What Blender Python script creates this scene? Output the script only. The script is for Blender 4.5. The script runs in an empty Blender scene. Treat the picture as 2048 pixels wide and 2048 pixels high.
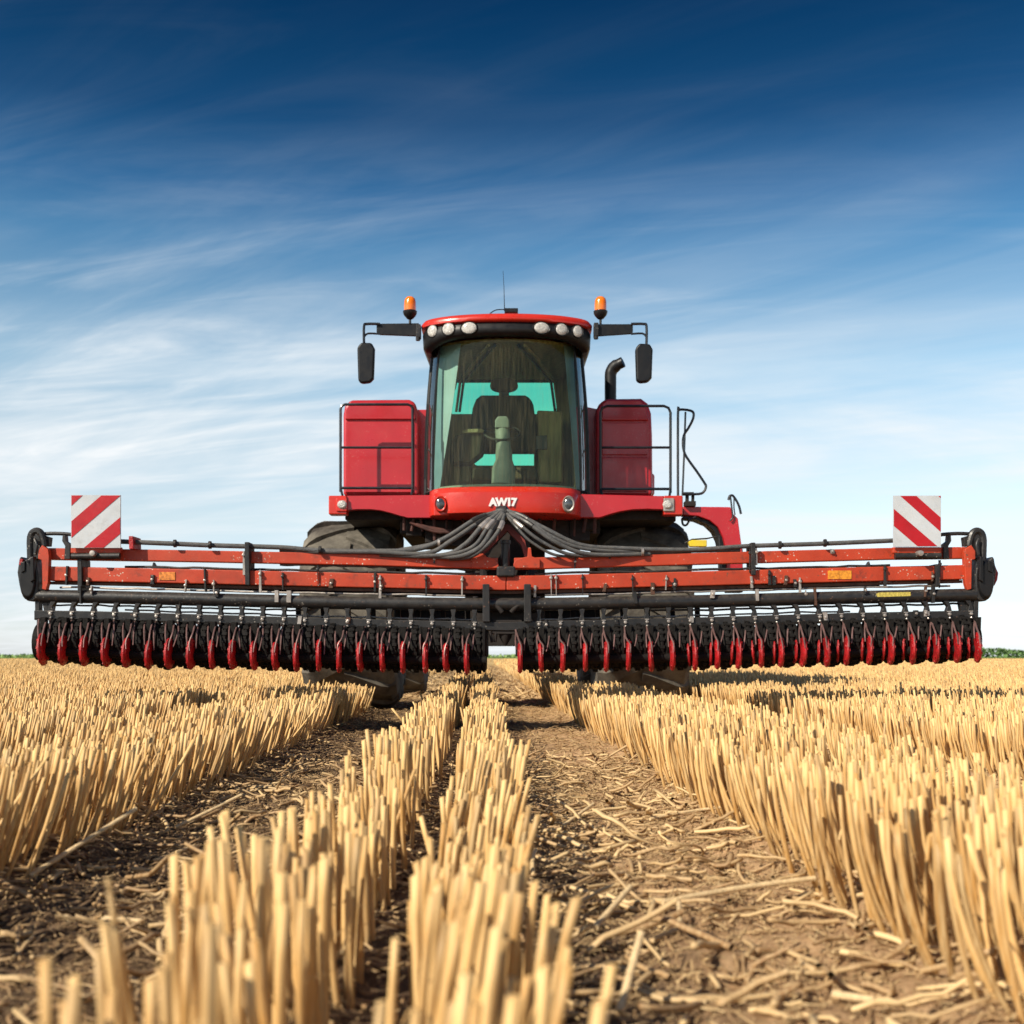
import bpy, math, random
import numpy as np
from mathutils import Vector, Matrix
random.seed(7); rng = np.random.default_rng(11)
scene = bpy.context.scene
COL = scene.collection
R = math.radians

# ------------------------------------------------------------------ camera
F = 2400.0; HZ = 1312.0; CX = 1024.0; CAMZ = 0.5
cam = bpy.data.cameras.new('camera'); cam_o = bpy.data.objects.new('camera', cam); COL.objects.link(cam_o)
cam_o.location = (0, 0, CAMZ); cam_o.rotation_euler = (R(90), 0, 0)
cam.sensor_width = 36; cam.lens = 36 * F / 2048
cam.shift_y = (HZ - 1024) / 2048
cam.clip_start = 0.05; cam.clip_end = 6000
cam.dof.use_dof = True; cam.dof.focus_distance = 6.0; cam.dof.aperture_fstop = 4.6
scene.camera = cam_o

# ------------------------------------------------------------------ light
SUN_EL, SUN_AZ = R(36), R(228)            # azimuth clockwise from +Y (view direction)
sd = Vector((math.sin(SUN_AZ) * math.cos(SUN_EL), math.cos(SUN_AZ) * math.cos(SUN_EL), math.sin(SUN_EL)))
sun = bpy.data.lights.new('sun', 'SUN'); sun.energy = 4.9; sun.angle = R(0.6); sun.color = (1.0, 0.91, 0.76)
sun_o = bpy.data.objects.new('sun', sun); COL.objects.link(sun_o)
sun_o.rotation_euler = sd.to_track_quat('Z', 'Y').to_euler()
sun_o.location = sd * 50

world = bpy.data.worlds.new('World'); scene.world = world; world.use_nodes = True
nt = world.node_tree; nt.nodes.clear()
def WN(t, **k):
    n = nt.nodes.new(t)
    for a, b in k.items(): setattr(n, a, b)
    return n
def wmath(op, a, b=None, clamp=False):
    n = WN('ShaderNodeMath', operation=op, use_clamp=clamp)
    for i, v in enumerate((a, b)):
        if v is None: continue
        if isinstance(v, (int, float)): n.inputs[i].default_value = v
        else: nt.links.new(v, n.inputs[i])
    return n.outputs[0]
out = WN('ShaderNodeOutputWorld'); bg = WN('ShaderNodeBackground'); bg.inputs[1].default_value = 0.12
sky = WN('ShaderNodeTexSky', sky_type='NISHITA', sun_disc=False)
sky.sun_elevation = SUN_EL; sky.sun_rotation = SUN_AZ; sky.air_density = 1.0; sky.dust_density = 0.6; sky.ozone_density = 2.5
tc = WN('ShaderNodeTexCoord'); sep = WN('ShaderNodeSeparateXYZ'); nt.links.new(tc.outputs['Generated'], sep.inputs[0])
zz = sep.outputs[2]
ramp = WN('ShaderNodeValToRGB'); nt.links.new(zz, ramp.inputs[0])
cr = ramp.color_ramp
SKYR = [(0.0, (1.35, 1.45, 1.9)), (0.047, (1.16, 1.16, 1.36)), (0.109, (1.50, 1.30, 1.18)), (0.169, (1.50, 1.32, 1.12)), (0.228, (1.32, 1.32, 1.14)), (0.284, (0.86, 1.10, 1.08)), (0.32, (0.46, 0.85, 0.96)), (0.355, (0.25, 0.60, 0.78)), (0.405, (0.07, 0.31, 0.48)), (0.443, (0.035, 0.24, 0.39)), (0.48, (0.018, 0.18, 0.32)), (0.62, (0.25, 0.36, 0.5)), (1.0, (0.45, 0.55, 0.65))]
SKYR = [(p, tuple(v / 2 / (1.12 if p < .15 else 1.10 if p < .24 else 1.22) for v in c)) for p, c in SKYR]
cr.elements[0].position = 0; cr.elements[0].color = (*SKYR[0][1], 1)
cr.elements[1].position = 1; cr.elements[1].color = (*SKYR[-1][1], 1)
for p, c in SKYR[1:-1]:
    e = cr.elements.new(p); e.color = (*c, 1)
mul = WN('ShaderNodeMix', data_type='RGBA', blend_type='MULTIPLY'); mul.inputs[0].default_value = 1
dbl = WN('ShaderNodeVectorMath', operation='SCALE'); dbl.inputs['Scale'].default_value = 2.0; nt.links.new(sky.outputs[0], dbl.inputs[0]); nt.links.new(dbl.outputs[0], mul.inputs[6]); nt.links.new(ramp.outputs[0], mul.inputs[7])
# high thin cirrus: direction projected on a high cloud deck
zc = wmath('MAXIMUM', zz, 0.0); zc = wmath('ADD', zc, 0.10)
px_ = wmath('DIVIDE', sep.outputs[0], zc); py_ = wmath('DIVIDE', sep.outputs[1], zc)
comb = WN('ShaderNodeCombineXYZ'); nt.links.new(px_, comb.inputs[0]); nt.links.new(py_, comb.inputs[1])
def cirrus(rot, scale, nscale, dist, lo, hi, seed):
    m0 = WN('ShaderNodeMapping'); m0.inputs['Rotation'].default_value = (0, 0, R(rot)); nt.links.new(comb.outputs[0], m0.inputs[0])
    mp = WN('ShaderNodeMapping'); mp.inputs['Scale'].default_value = scale
    mp.inputs['Location'].default_value = (seed, seed * .7, seed)
    nt.links.new(m0.outputs[0], mp.inputs[0])
    no = WN('ShaderNodeTexNoise'); no.inputs['Scale'].default_value = nscale; no.inputs['Detail'].default_value = 10
    no.inputs['Roughness'].default_value = 0.58; no.inputs['Distortion'].default_value = dist
    nt.links.new(mp.outputs[0], no.inputs['Vector'])
    mr = WN('ShaderNodeMapRange', interpolation_type='SMOOTHSTEP'); mr.inputs[1].default_value = lo; mr.inputs[2].default_value = hi
    nt.links.new(no.outputs[0], mr.inputs[0]); return mr.outputs[0]
c1 = cirrus(32, (0.34, 1.5, 1), 1.3, 1.1, 0.40, 0.80, 5.3)
c2 = cirrus(14, (0.40, 1.5, 1), 2.6, 1.5, 0.42, 0.84, 12.4)
big = cirrus(0, (0.5, 0.5, 1), 0.6, 0.2, 0.36, 0.62, 1.7)
c3 = cirrus(4, (0.5, 1.0, 1), 1.1, 0.8, 0.40, 0.75, 21.7)
lowm = WN('ShaderNodeMapRange', interpolation_type='SMOOTHSTEP'); nt.links.new(zz, lowm.inputs[0]); lowm.inputs[1].default_value = .30; lowm.inputs[2].default_value = .12; lowm.inputs[3].default_value = 0; lowm.inputs[4].default_value = .8
c = wmath('ADD', wmath('MULTIPLY', c1, 0.62), wmath('MULTIPLY', c2, 0.55))
c = wmath('MULTIPLY', c, wmath('ADD', wmath('MULTIPLY', big, 0.6), 0.4))
c = wmath('ADD', c, wmath('MULTIPLY', c3, lowm.outputs[0]))
fade = WN('ShaderNodeMapRange', interpolation_type='SMOOTHSTEP'); nt.links.new(zz, fade.inputs[0])
fade.inputs[1].default_value = 0.42; fade.inputs[2].default_value = 0.17; fade.inputs[3].default_value = 0.04; fade.inputs[4].default_value = 1.0
c = wmath('MULTIPLY', c, fade.outputs[0], True)
cm = WN('ShaderNodeMix', data_type='RGBA'); nt.links.new(c, cm.inputs[0]); nt.links.new(mul.outputs[2], cm.inputs[6]); cm.inputs[7].default_value = (6.3, 6.6, 6.8, 1)
nt.links.new(cm.outputs[2], bg.inputs[0]); nt.links.new(bg.outputs[0], out.inputs[0])

scene.view_settings.view_transform = 'Standard'; scene.view_settings.look = 'None'
scene.view_settings.exposure = 0.28; scene.view_settings.gamma = 1.0; scene.view_settings.use_curve_mapping = False
scene.render.engine = 'CYCLES'
scene.render.resolution_x = scene.render.resolution_y = 1024
scene.cycles.max_bounces = 8; scene.cycles.transparent_max_bounces = 16

# ------------------------------------------------------------------ materials
def mat(name, base, rough=0.5, metal=0.0, var=0.15, vscale=6, dust=0.0, dust_col=(0.42, 0.33, 0.22), bump=0.0, bscale=60,
        chips=0.0, chip_col=(0.62, 0.55, 0.45), stretch=(1, 1, 1), coat=0.0, emit=None, spec=0.5, grime=0.0, updust=0.0):
    m = bpy.data.materials.new(name); m.use_nodes = True
    t = m.node_tree; N = t.nodes; L = t.links; b = N['Principled BSDF']
    b.inputs['Roughness'].default_value = rough; b.inputs['Metallic'].default_value = metal
    b.inputs['Coat Weight'].default_value = coat; b.inputs['Specular IOR Level'].default_value = spec
    if coat: b.inputs['Coat Roughness'].default_value = 0.12
    g = N.new('ShaderNodeNewGeometry'); mp = N.new('ShaderNodeMapping'); mp.inputs['Scale'].default_value = stretch
    L.new(g.outputs['Position'], mp.inputs[0])
    def noise(s, d=5, r=0.6, off=0):
        n = N.new('ShaderNodeTexNoise'); n.inputs['Scale'].default_value = s; n.inputs['Detail'].default_value = d; n.inputs['Roughness'].default_value = r
        L.new(mp.outputs[0], n.inputs['Vector']); return n.outputs[0]
    def mr(v, a, b_, c=0, d=1):
        n = N.new('ShaderNodeMapRange'); n.inputs[1].default_value = a; n.inputs[2].default_value = b_; n.inputs[3].default_value = c; n.inputs[4].default_value = d
        L.new(v, n.inputs[0]); return n.outputs[0]
    def mix(f, a, b_, mode='MIX'):
        n = N.new('ShaderNodeMix'); n.data_type = 'RGBA'; n.blend_type = mode
        if isinstance(f, float): n.inputs[0].default_value = f
        else: L.new(f, n.inputs[0])
        for i, v in ((6, a), (7, b_)):
            if isinstance(v, tuple): n.inputs[i].default_value = (*v, 1)
            else: L.new(v, n.inputs[i])
        return n.outputs[2]
    n1 = noise(vscale)
    colr = mix(mr(n1, 0.3, 0.7), tuple(x * (1 - var) for x in base), tuple(min(1, x * (1 + var)) for x in base))
    if grime > 0: colr = mix(mr(noise(9, 6, .7), 0.56, 0.72, 0, grime), colr, (0.035, 0.028, 0.022))
    if chips > 0:
        colr = mix(mr(noise(38, 3, .7), 0.66, 0.69, 0, 1), colr, (0.12, 0.06, 0.035)) if chips > .3 else colr
        n = N.new('ShaderNodeTexVoronoi'); n.inputs['Scale'].default_value = 46; n.inputs['Randomness'].default_value = 1; L.new(mp.outputs[0], n.inputs['Vector'])
        f1 = mr(n.outputs['Distance'], 0.24, 0.16, 0, chips)
        mm = N.new('ShaderNodeMath'); mm.operation = 'MULTIPLY'; L.new(f1, mm.inputs[0]); L.new(mr(noise(5, 3), 0.52, 0.62), mm.inputs[1])
        colr = mix(mm.outputs[0], colr, chip_col)
    if dust > 0: colr = mix(mr(noise(vscale * 2.3, 7, .7), 0.38, 0.72, 0, dust), colr, dust_col)
    if updust > 0:
        s = N.new('ShaderNodeSeparateXYZ'); L.new(g.outputs['Normal'], s.inputs[0])
        mm = N.new('ShaderNodeMath'); mm.operation = 'MULTIPLY'; L.new(mr(s.outputs[2], 0.2, 0.9, 0, updust), mm.inputs[0]); L.new(mr(noise(30, 6, .7), .35, .6), mm.inputs[1])
        colr = mix(mm.outputs[0], colr, dust_col)
    L.new(colr, b.inputs['Base Color'])
    rr = mr(noise(vscale * 3), 0.3, 0.7, max(0, rough - 0.1), min(1, rough + 0.15)); L.new(rr, b.inputs['Roughness'])
    if bump > 0:
        bp = N.new('ShaderNodeBump'); bp.inputs['Strength'].default_value = bump; bp.inputs['Distance'].default_value = 0.01
        L.new(noise(bscale, 6, .65), bp.inputs['Height']); L.new(bp.outputs[0], b.inputs['Normal'])
    if emit: b.inputs['Emission Color'].default_value = (*emit[0], 1); b.inputs['Emission Strength'].default_value = emit[1]
    return m
RED = mat('red_paint', (0.47, 0.012, 0.020), 0.34, var=0.12, vscale=2.5, dust=0.12, dust_col=(0.36, 0.06, 0.05), coat=0.25, updust=0.25, chips=.2, bump=.04, bscale=25)
RED2 = mat('bright_red_paint', (0.56, 0.018, 0.006), 0.32, var=0.12, vscale=3, dust=0.10, dust_col=(0.42, 0.10, 0.06), coat=0.3, updust=0.25, chips=.25)
ORANGE = mat('orange_beam_paint', (0.45, 0.040, 0.010), 0.5, var=0.25, vscale=5, dust=0.20, dust_col=(0.30, 0.09, 0.045), chips=1.0, grime=0.75, updust=0.5, bump=.1)
DISCRED = mat('disc_red_paint', (0.36, 0.003, 0.008), 0.42, var=0.4, vscale=20, dust=0.06, chips=0.3, bump=.5, bscale=90)
BLACK = mat('black_metal', (0.010, 0.010, 0.011), 0.42, var=0.4, vscale=6, dust=0.2, dust_col=(0.09, 0.075, 0.06), updust=0.6, bump=.12, chips=.35)
BLACKP = mat('black_plastic', (0.007, 0.007, 0.008), 0.42, var=0.3, vscale=6, dust=0.08, dust_col=(0.05, 0.045, 0.04), spec=.35)
CHASSIS = mat('grimy_chassis', (0.012, 0.009, 0.008), 0.8, var=0.5, vscale=8, dust=0.3, dust_col=(0.05, 0.03, 0.02))
RAILM = mat('black_rail', (0.012, 0.014, 0.018), 0.35, var=0.2, coat=.3)
HOSE = mat('hose_rubber', (0.05, 0.053, 0.058), 0.55, var=0.4, vscale=14, dust=0.35, dust_col=(0.20, 0.18, 0.15), bump=.6, bscale=160, updust=.6)
RUBBER = mat('tyre_rubber', (0.045, 0.038, 0.03), 0.85, var=0.35, vscale=1.6, dust=0.75, dust_col=(0.26, 0.23, 0.18), bump=.15, bscale=70)
STEEL = mat('worn_steel', (0.42, 0.38, 0.35), 0.4, metal=0.6, var=0.3, vscale=14, dust=0.3)
TINE = mat('tine_steel', (0.20, 0.12, 0.11), 0.45, metal=0.35, var=0.4, vscale=12, dust=0.3, dust_col=(.20, .07, .05))
WHITE = mat('white_reflective', (0.54, 0.58, 0.62), 0.35, var=0.1, vscale=5, dust=.22, grime=.25)
SIGNRED = mat('sign_red', (0.43, 0.003, 0.009), 0.35, var=0.15, vscale=9, grime=.3)
WTEXT = mat('white_lettering', (0.85, 0.82, 0.80), 0.5, var=0.1)
LAMP = mat('lamp_lens', (0.52, 0.50, 0.46), 0.15, var=0.35, vscale=60, coat=1, bump=.7, bscale=160)
AMBER = mat('amber_lens', (0.95, 0.20, 0.005), 0.2, var=0.1, coat=1, vscale=20)
YELLOW = mat('yellow_plastic', (0.75, 0.55, 0.02), 0.4, var=.1, dust=.2)
OLIVE = mat('cab_trim', (0.44, 0.34, 0.15), 0.8, var=0.35, vscale=9, bump=.2, stretch=(4, 4, .35))
SEATM = mat('seat_fabric', (0.085, 0.06, 0.03), 0.9, var=0.35, vscale=14, bump=.3, stretch=(4, 4, .4))
GREYG = mat('grey_console', (0.20, 0.22, 0.18), 0.6, var=0.2, vscale=9)
DARK = mat('cab_dark_trim', (0.03, 0.028, 0.022), 0.6, var=.2)
def glass(name, tint, refl=0.12, dirt_and_refl=0.08):
    m = bpy.data.materials.new(name); m.use_nodes = True; t = m.node_tree; N = t.nodes; L = t.links; N.clear()
    o = N.new('ShaderNodeOutputMaterial'); tr = N.new('ShaderNodeBsdfTransparent'); tr.inputs[0].default_value = (*tint, 1)
    gl = N.new('ShaderNodeBsdfGlossy'); gl.inputs['Roughness'].default_value = 0.03
    df = N.new('ShaderNodeBsdfDiffuse'); df.inputs[0].default_value = (0.36, 0.31, 0.17, 1)  # olive streaks: dirt film plus stubble reflections painted into the colour
    no = N.new('ShaderNodeTexNoise'); g = N.new('ShaderNodeNewGeometry'); mp = N.new('ShaderNodeMapping'); mp.inputs['Scale'].default_value = (14, 14, 0.9)
    L.new(g.outputs['Position'], mp.inputs[0]); L.new(mp.outputs[0], no.inputs['Vector']); no.inputs['Detail'].default_value = 6
    mr = N.new('ShaderNodeMapRange'); mr.inputs[1].default_value = .42; mr.inputs[2].default_value = .75; mr.inputs[4].default_value = dirt_and_refl; L.new(no.outputs[0], mr.inputs[0])
    lw = N.new('ShaderNodeFresnel'); lw.inputs[0].default_value = 1.5
    ma = N.new('ShaderNodeMath'); ma.operation = 'MULTIPLY_ADD'; L.new(lw.outputs[0], ma.inputs[0]); ma.inputs[1].default_value = .8; ma.inputs[2].default_value = refl - .05; ma.use_clamp = True
    m1 = N.new('ShaderNodeMixShader'); L.new(mr.outputs[0], m1.inputs[0]); L.new(tr.outputs[0], m1.inputs[1]); L.new(df.outputs[0], m1.inputs[2])
    m2 = N.new('ShaderNodeMixShader'); L.new(ma.outputs[0], m2.inputs[0]); L.new(m1.outputs[0], m2.inputs[1]); L.new(gl.outputs[0], m2.inputs[2])
    L.new(m2.outputs[0], o.inputs[0]); return m
GLASS = glass('green_windscreen_glass', (0.84, 0.98, 0.84), 0.04, .11)
GLASSR = glass('green_rear_glass', (0.44, 0.95, 0.80), 0.04, .05)
GLASSS = glass('side_window_glass', (0.60, 0.84, 0.82), 0.30, .12)
PALE_REFL = mat('pale_sky_reflection', (0.30, 0.40, 0.44), .5, var=.15, vscale=3)  # colours of the painted sky reflections at the windscreen sides
BLUE_REFL = mat('blue_grey_reflection', (0.16, 0.24, 0.28), .4, var=.3, vscale=3)

# ------------------------------------------------------------------ mesh helpers
def P(px, py, Y): return Vector(((px - CX) / F * Y, Y, CAMZ + (HZ - py) / F * Y))
class MB:
    def __init__(s): s.v = []; s.f = []
    def add(s, vs, fs):
        o = len(s.v); s.v += [tuple(v) for v in vs]; s.f += [tuple(i + o for i in f) for f in fs]; return s
    def box(s, c, d, rot=None):
        x, y, z = d[0] / 2, d[1] / 2, d[2] / 2
        vs = [Vector(p) for p in ((-x, -y, -z), (x, -y, -z), (x, y, -z), (-x, y, -z), (-x, -y, z), (x, -y, z), (x, y, z), (-x, y, z))]
        if rot is not None: vs = [rot @ v for v in vs]
        c = Vector(c)
        return s.add([v + c for v in vs], [(0, 3, 2, 1), (4, 5, 6, 7), (0, 1, 5, 4), (1, 2, 6, 5), (2, 3, 7, 6), (3, 0, 4, 7)])
    def boxpx(s, x0, y0, x1, y1, Y, dep):
        a = P(x0, y0, Y); b = P(x1, y1, Y)
        return s.box(((a.x + b.x) / 2, Y + dep / 2, (a.z + b.z) / 2), (abs(b.x - a.x), dep, abs(a.z - b.z)))
    def prism(s, pts, dvec):
        n = len(pts); dvec = Vector(dvec); vs = [Vector(p) for p in pts] + [Vector(p) + dvec for p in pts]
        fs = [tuple(range(n)), tuple(range(2 * n - 1, n - 1, -1))] + [(i, i + n, (i + 1) % n + n, (i + 1) % n) for i in range(n)]
        return s.add(vs, fs)
    def prismpx(s, poly, Y, dep): return s.prism([P(x, y, Y) for x, y in poly], (0, dep, 0))
    def loft(s, loops, cap=True, closed=True):
        n = len(loops[0]); vs = [p for l in loops for p in l]; fs = []
        for k in range(len(loops) - 1):
            for i in range(n if closed else n - 1):
                j = (i + 1) % n; fs.append((k * n + i, k * n + j, (k + 1) * n + j, (k + 1) * n + i))
        if cap: fs.append(tuple(range(n - 1, -1, -1))); fs.append(tuple(range((len(loops) - 1) * n, len(loops) * n)))
        return s.add(vs, fs)
    def tube(s, pts, r, n=8, smooth=0, ry=None):
        pts = [Vector(p) for p in pts]
        if smooth: pts = catmull(pts, smooth)
        rs = r if isinstance(r, (list, tuple)) else [r] * len(pts)
        if len(rs) != len(pts): rs = [rs[min(len(rs) - 1, int(i * len(rs) / len(pts)))] for i in range(len(pts))]
        loops = []; up = None
        for i, p in enumerate(pts):
            d = (pts[min(i + 1, len(pts) - 1)] - pts[max(i - 1, 0)]).normalized()
            if up is None: up = Vector((0, 0, 1)) if abs(d.z) < .9 else Vector((0, 1, 0))
            a = d.cross(up).normalized(); up = a.cross(d).normalized()
            loops.append([p + (a * math.cos(t) + up * math.sin(t)) * rs[i] for t in [2 * math.pi * k / n for k in range(n)]])
        return s.loft(loops)
    def lathe(s, prof, c, axis='x', n=24, sx=1, sy=1):      # prof: list of (t along axis, r)
        loops = []
        for t, r in prof:
            l = []
            for k in range(n):
                a = 2 * math.pi * k / n; u, v = math.cos(a) * r * sx, math.sin(a) * r * sy
                l.append(Vector(c) + (Vector((t, u, v)) if axis == 'x' else Vector((u, t, v)) if axis == 'y' else Vector((u, v, t))))
            loops.append(l)
        return s.loft(loops)
def catmull(p, k):
    out = []
    for i in range(len(p) - 1):
        a = p[max(i - 1, 0)]; b = p[i]; c = p[i + 1]; d = p[min(i + 2, len(p) - 1)]
        for j in range(k):
            t = j / k; out.append(0.5 * ((2 * b) + (c - a) * t + (2 * a - 5 * b + 4 * c - d) * t * t + (3 * b - a - 3 * c + d) * t ** 3))
    out.append(p[-1]); return out
WPOS = {}
def obj(name, mb, m, parent=None, bevel=0, smooth=True, angle=35):
    vs = np.array([tuple(v) for v in mb.v]); c = (vs.min(0) + vs.max(0)) / 2
    me = bpy.data.meshes.new(name); me.from_pydata([tuple(v) for v in (vs - c)], [], mb.f); me.update()
    import bmesh
    bm = bmesh.new(); bm.from_mesh(me); bmesh.ops.recalc_face_normals(bm, faces=bm.faces); bm.to_mesh(me); bm.free()
    me.materials.append(m)
    if smooth:
        me.shade_smooth()
        try: me.set_sharp_from_angle(angle=R(angle))
        except Exception: pass
    o = bpy.data.objects.new(name, me); COL.objects.link(o)
    wc = Vector(c); WPOS[o] = wc
    if parent is not None: o.parent = parent; o.location = wc - WPOS[parent]
    else: o.location = wc
    if bevel:
        b = o.modifiers.new('bevel', 'BEVEL'); b.width = bevel; b.segments = 3; b.limit_method = 'ANGLE'; b.angle_limit = R(40); b.harden_normals = True
    return o
def copy_to(o, parent, off):
    c_ = o.copy(); COL.objects.link(c_); c_.parent = parent; WPOS[c_] = WPOS[o] + Vector(off)
    c_.location = WPOS[c_] - (WPOS[parent] if parent else Vector()); return c_
def empty(name, loc):
    e = bpy.data.objects.new(name, None); COL.objects.link(e); e.location = loc; WPOS[e] = Vector(loc); e.empty_display_size = .2; return e
def tag(o, label=None, cat=None, group=None, kind=None):
    if label: o['label'] = label
    if cat: o['category'] = cat
    if group: o['group'] = group
    if kind: o['kind'] = kind
    return o

# ------------------------------------------------------------------ numpy noise
_tab = rng.random((256, 256))
def vnoise(x, y):
    xi = np.floor(x).astype(int); yi = np.floor(y).astype(int); fx = x - xi; fy = y - yi
    fx = fx * fx * (3 - 2 * fx); fy = fy * fy * (3 - 2 * fy)
    g = lambda a, b: _tab[a % 256, b % 256]
    return (g(xi, yi) * (1 - fx) + g(xi + 1, yi) * fx) * (1 - fy) + (g(xi, yi + 1) * (1 - fx) + g(xi + 1, yi + 1) * fx) * fy
def fbm(x, y, o=4):
    s = 0; a = .5
    for i in range(o): s = s + a * (vnoise(x * 2 ** i + 17 * i, y * 2 ** i + 31 * i) - .5); a *= .55
    return s
SLOPE = (CX - 965) / F
def U(x, y): return x + SLOPE * y                # lateral position across the crop rows
BANDS = [(-9.6, -8.2), (-7.9, -6.4), (-6.1, -4.3), (-4.0, -2.95), (-2.75, -1.98), (-1.58, -1.02), (-0.335, -0.172), (-0.092, 0.07), (0.70, 1.38), (2.0, 2.9), (3.1, 4.3), (4.5, 6.1), (6.3, 7.9), (8.1, 9.6)]
def band_mask(u, y):
    w = u + 0.02 * (vnoise(y * 1.3, u * 0 + 3.3) - .5) * 2 + 0.012 * (vnoise(y * 6, u * 0 + 8.1) - .5)
    m = np.zeros_like(u)
    for a, b in BANDS: m = np.where((w > a) & (w < b), 1.0, m)
    m = np.where(np.abs(w) > 9.6, 1.0, m); return m
def ground_z(x, y):
    u = U(x, y); m = np.zeros_like(u)
    for a, b in BANDS:
        m = np.maximum(m, np.clip(np.minimum(u - a + .08, b + .08 - u) / .12, 0, 1))
    m = np.where(np.abs(u) > 9.6, 1, m)
    near = np.clip((30 - y) / 20, 0, 1)
    z = m * 0.022 + fbm(x * 2.2, y * 1.6, 3) * .05
    z = z + near * (fbm(x * 14, y * 9, 4) * 0.058 + fbm(x * 55, y * 40, 3) * .014)
    return z * np.clip(1.2 - y / 150, .3, 1) - .01

# ------------------------------------------------------------------ ground
def axis_grid(lo, hi, core0, core1, step, grow=1.09):
    a = list(np.arange(core0, core1, step)); s = step; v = a[-1]
    while v < hi: s *= grow; v += s; a.append(min(v, hi))
    s = step; v = core0
    while v > lo: s *= grow; v -= s; a.insert(0, max(v, lo))
    return np.array(a)
gx = axis_grid(-2600, 2600, -2.2, 2.4, .014); gy = axis_grid(-60, 3500, 0.8, 5.5, .014, 1.02)
X, Yg = np.meshgrid(gx, gy); Z = ground_z(X, Yg)
nx, ny = len(gx), len(gy)
co = np.stack([X, Yg, Z], -1).reshape(-1, 3)
idx = np.arange(nx * ny).reshape(ny, nx)
q = np.stack([idx[:-1, :-1], idx[:-1, 1:], idx[1:, 1:], idx[1:, :-1]], -1).reshape(-1, 4)
def fast_mesh(name, co, quads, attr=None, smooth=True, cap6=None):
    me = bpy.data.meshes.new(name); nv = len(co); nf = len(quads)
    me.vertices.add(nv); me.vertices.foreach_set('co', np.ascontiguousarray(co, dtype=np.float32).ravel())
    me.loops.add(nf * 4); me.loops.foreach_set('vertex_index', np.ascontiguousarray(quads, dtype=np.int32).ravel())
    me.polygons.add(nf); me.polygons.foreach_set('loop_start', np.arange(0, nf * 4, 4, dtype=np.int32))
    try: me.polygons.foreach_set('loop_total', np.full(nf, 4, dtype=np.int32))
    except Exception: pass
    me.polygons.foreach_set('use_smooth', np.full(nf, smooth))
    if attr is not None:
        a = me.color_attributes.new('tint', 'FLOAT_COLOR', 'POINT'); a.data.foreach_set('color', np.ascontiguousarray(attr, dtype=np.float32).ravel())
    me.update(calc_edges=True); me.validate(); return me
uu = U(X, Yg).ravel()
dry = np.clip((uu - 0.12 + fbm(X.ravel() * 2, Yg.ravel() * 1.5, 3) * .5) / .3, 0, 1)
att = np.stack([dry, dry * 0, dry * 0, np.ones_like(dry)], -1)
gme = fast_mesh('ground', co, q, att)
def ground_mat():
    m = bpy.data.materials.new('field_soil'); m.use_nodes = True; t = m.node_tree; N = t.nodes; L = t.links; b = N['Principled BSDF']
    b.inputs['Roughness'].default_value = 0.95; b.inputs['Specular IOR Level'].default_value = .15
    g = N.new('ShaderNodeNewGeometry')
    def noise(s, d=6, r=.65, st=None, w=0):
        n = N.new('ShaderNodeTexNoise'); n.inputs['Scale'].default_value = s; n.inputs['Detail'].default_value = d; n.inputs['Roughness'].default_value = r; n.inputs['Distortion'].default_value = w
        if st:
            mp = N.new('ShaderNodeMapping'); mp.inputs['Scale'].default_value = st; L.new(g.outputs['Position'], mp.inputs[0]); L.new(mp.outputs[0], n.inputs['Vector'])
        else: L.new(g.outputs['Position'], n.inputs['Vector'])
        return n.outputs[0]
    def mr(v, a, b_, c=0, d=1):
        n = N.new('ShaderNodeMapRange'); n.inputs[1].default_value = a; n.inputs[2].default_value = b_; n.inputs[3].default_value = c; n.inputs[4].default_value = d; L.new(v, n.inputs[0]); return n.outputs[0]
    def mix(f, a, b_):
        n = N.new('ShaderNodeMix'); n.data_type = 'RGBA'
        if isinstance(f, float): n.inputs[0].default_value = f
        else: L.new(f, n.inputs[0])
        for i, v in ((6, a), (7, b_)):
            if isinstance(v, tuple): n.inputs[i].default_value = (*v, 1)
            else: L.new(v, n.inputs[i])
        return n.outputs[2]
    at = N.new('ShaderNodeAttribute'); at.attribute_name = 'tint'; s = N.new('ShaderNodeSeparateColor'); L.new(at.outputs['Color'], s.inputs[0])
    dark = mix(mr(noise(30), .35, .65), (0.06, 0.035, 0.02), (0.21, 0.135, 0.08))
    tan = mix(mr(noise(26), .35, .65), (0.36, 0.21, 0.105), (0.64, 0.42, 0.23))
    near = mix(s.outputs[0], dark, tan)
    strawy = mix(mr(noise(90, 4, .7, (1, .35, 1), .6), .55, .66), near, (0.42, 0.29, 0.15))
    sp = N.new('ShaderNodeSeparateXYZ'); L.new(g.outputs['Position'], sp.inputs[0])
    farc = mix(mr(noise(.02, 4, .6, (1, 4, 1)), .4, .6), (0.50, 0.33, 0.13), (0.62, 0.43, 0.19))
    farc = mix(mr(noise(.9, 5, .7, (.7, .25, 1)), .45, .7, 0, .5), farc, (0.36, 0.24, 0.12))
    col = mix(mr(sp.outputs[1], 18, 60), strawy, farc)
    green = mix(mr(noise(.03), .4, .6), (0.10, 0.19, 0.035), (0.17, 0.26, 0.06))
    col = mix(mr(sp.outputs[1], 255, 262), col, green)
    L.new(col, b.inputs['Base Color'])
    bp = N.new('ShaderNodeBump'); bp.inputs['Strength'].default_value = .9; bp.inputs['Distance'].default_value = .012
    L.new(noise(70, 8, .7), bp.inputs['Height']); L.new(bp.outputs[0], b.inputs['Normal']); return m
gme.materials.append(ground_mat())
go = bpy.data.objects.new('ground', gme); COL.objects.link(go); tag(go, kind='structure')

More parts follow.
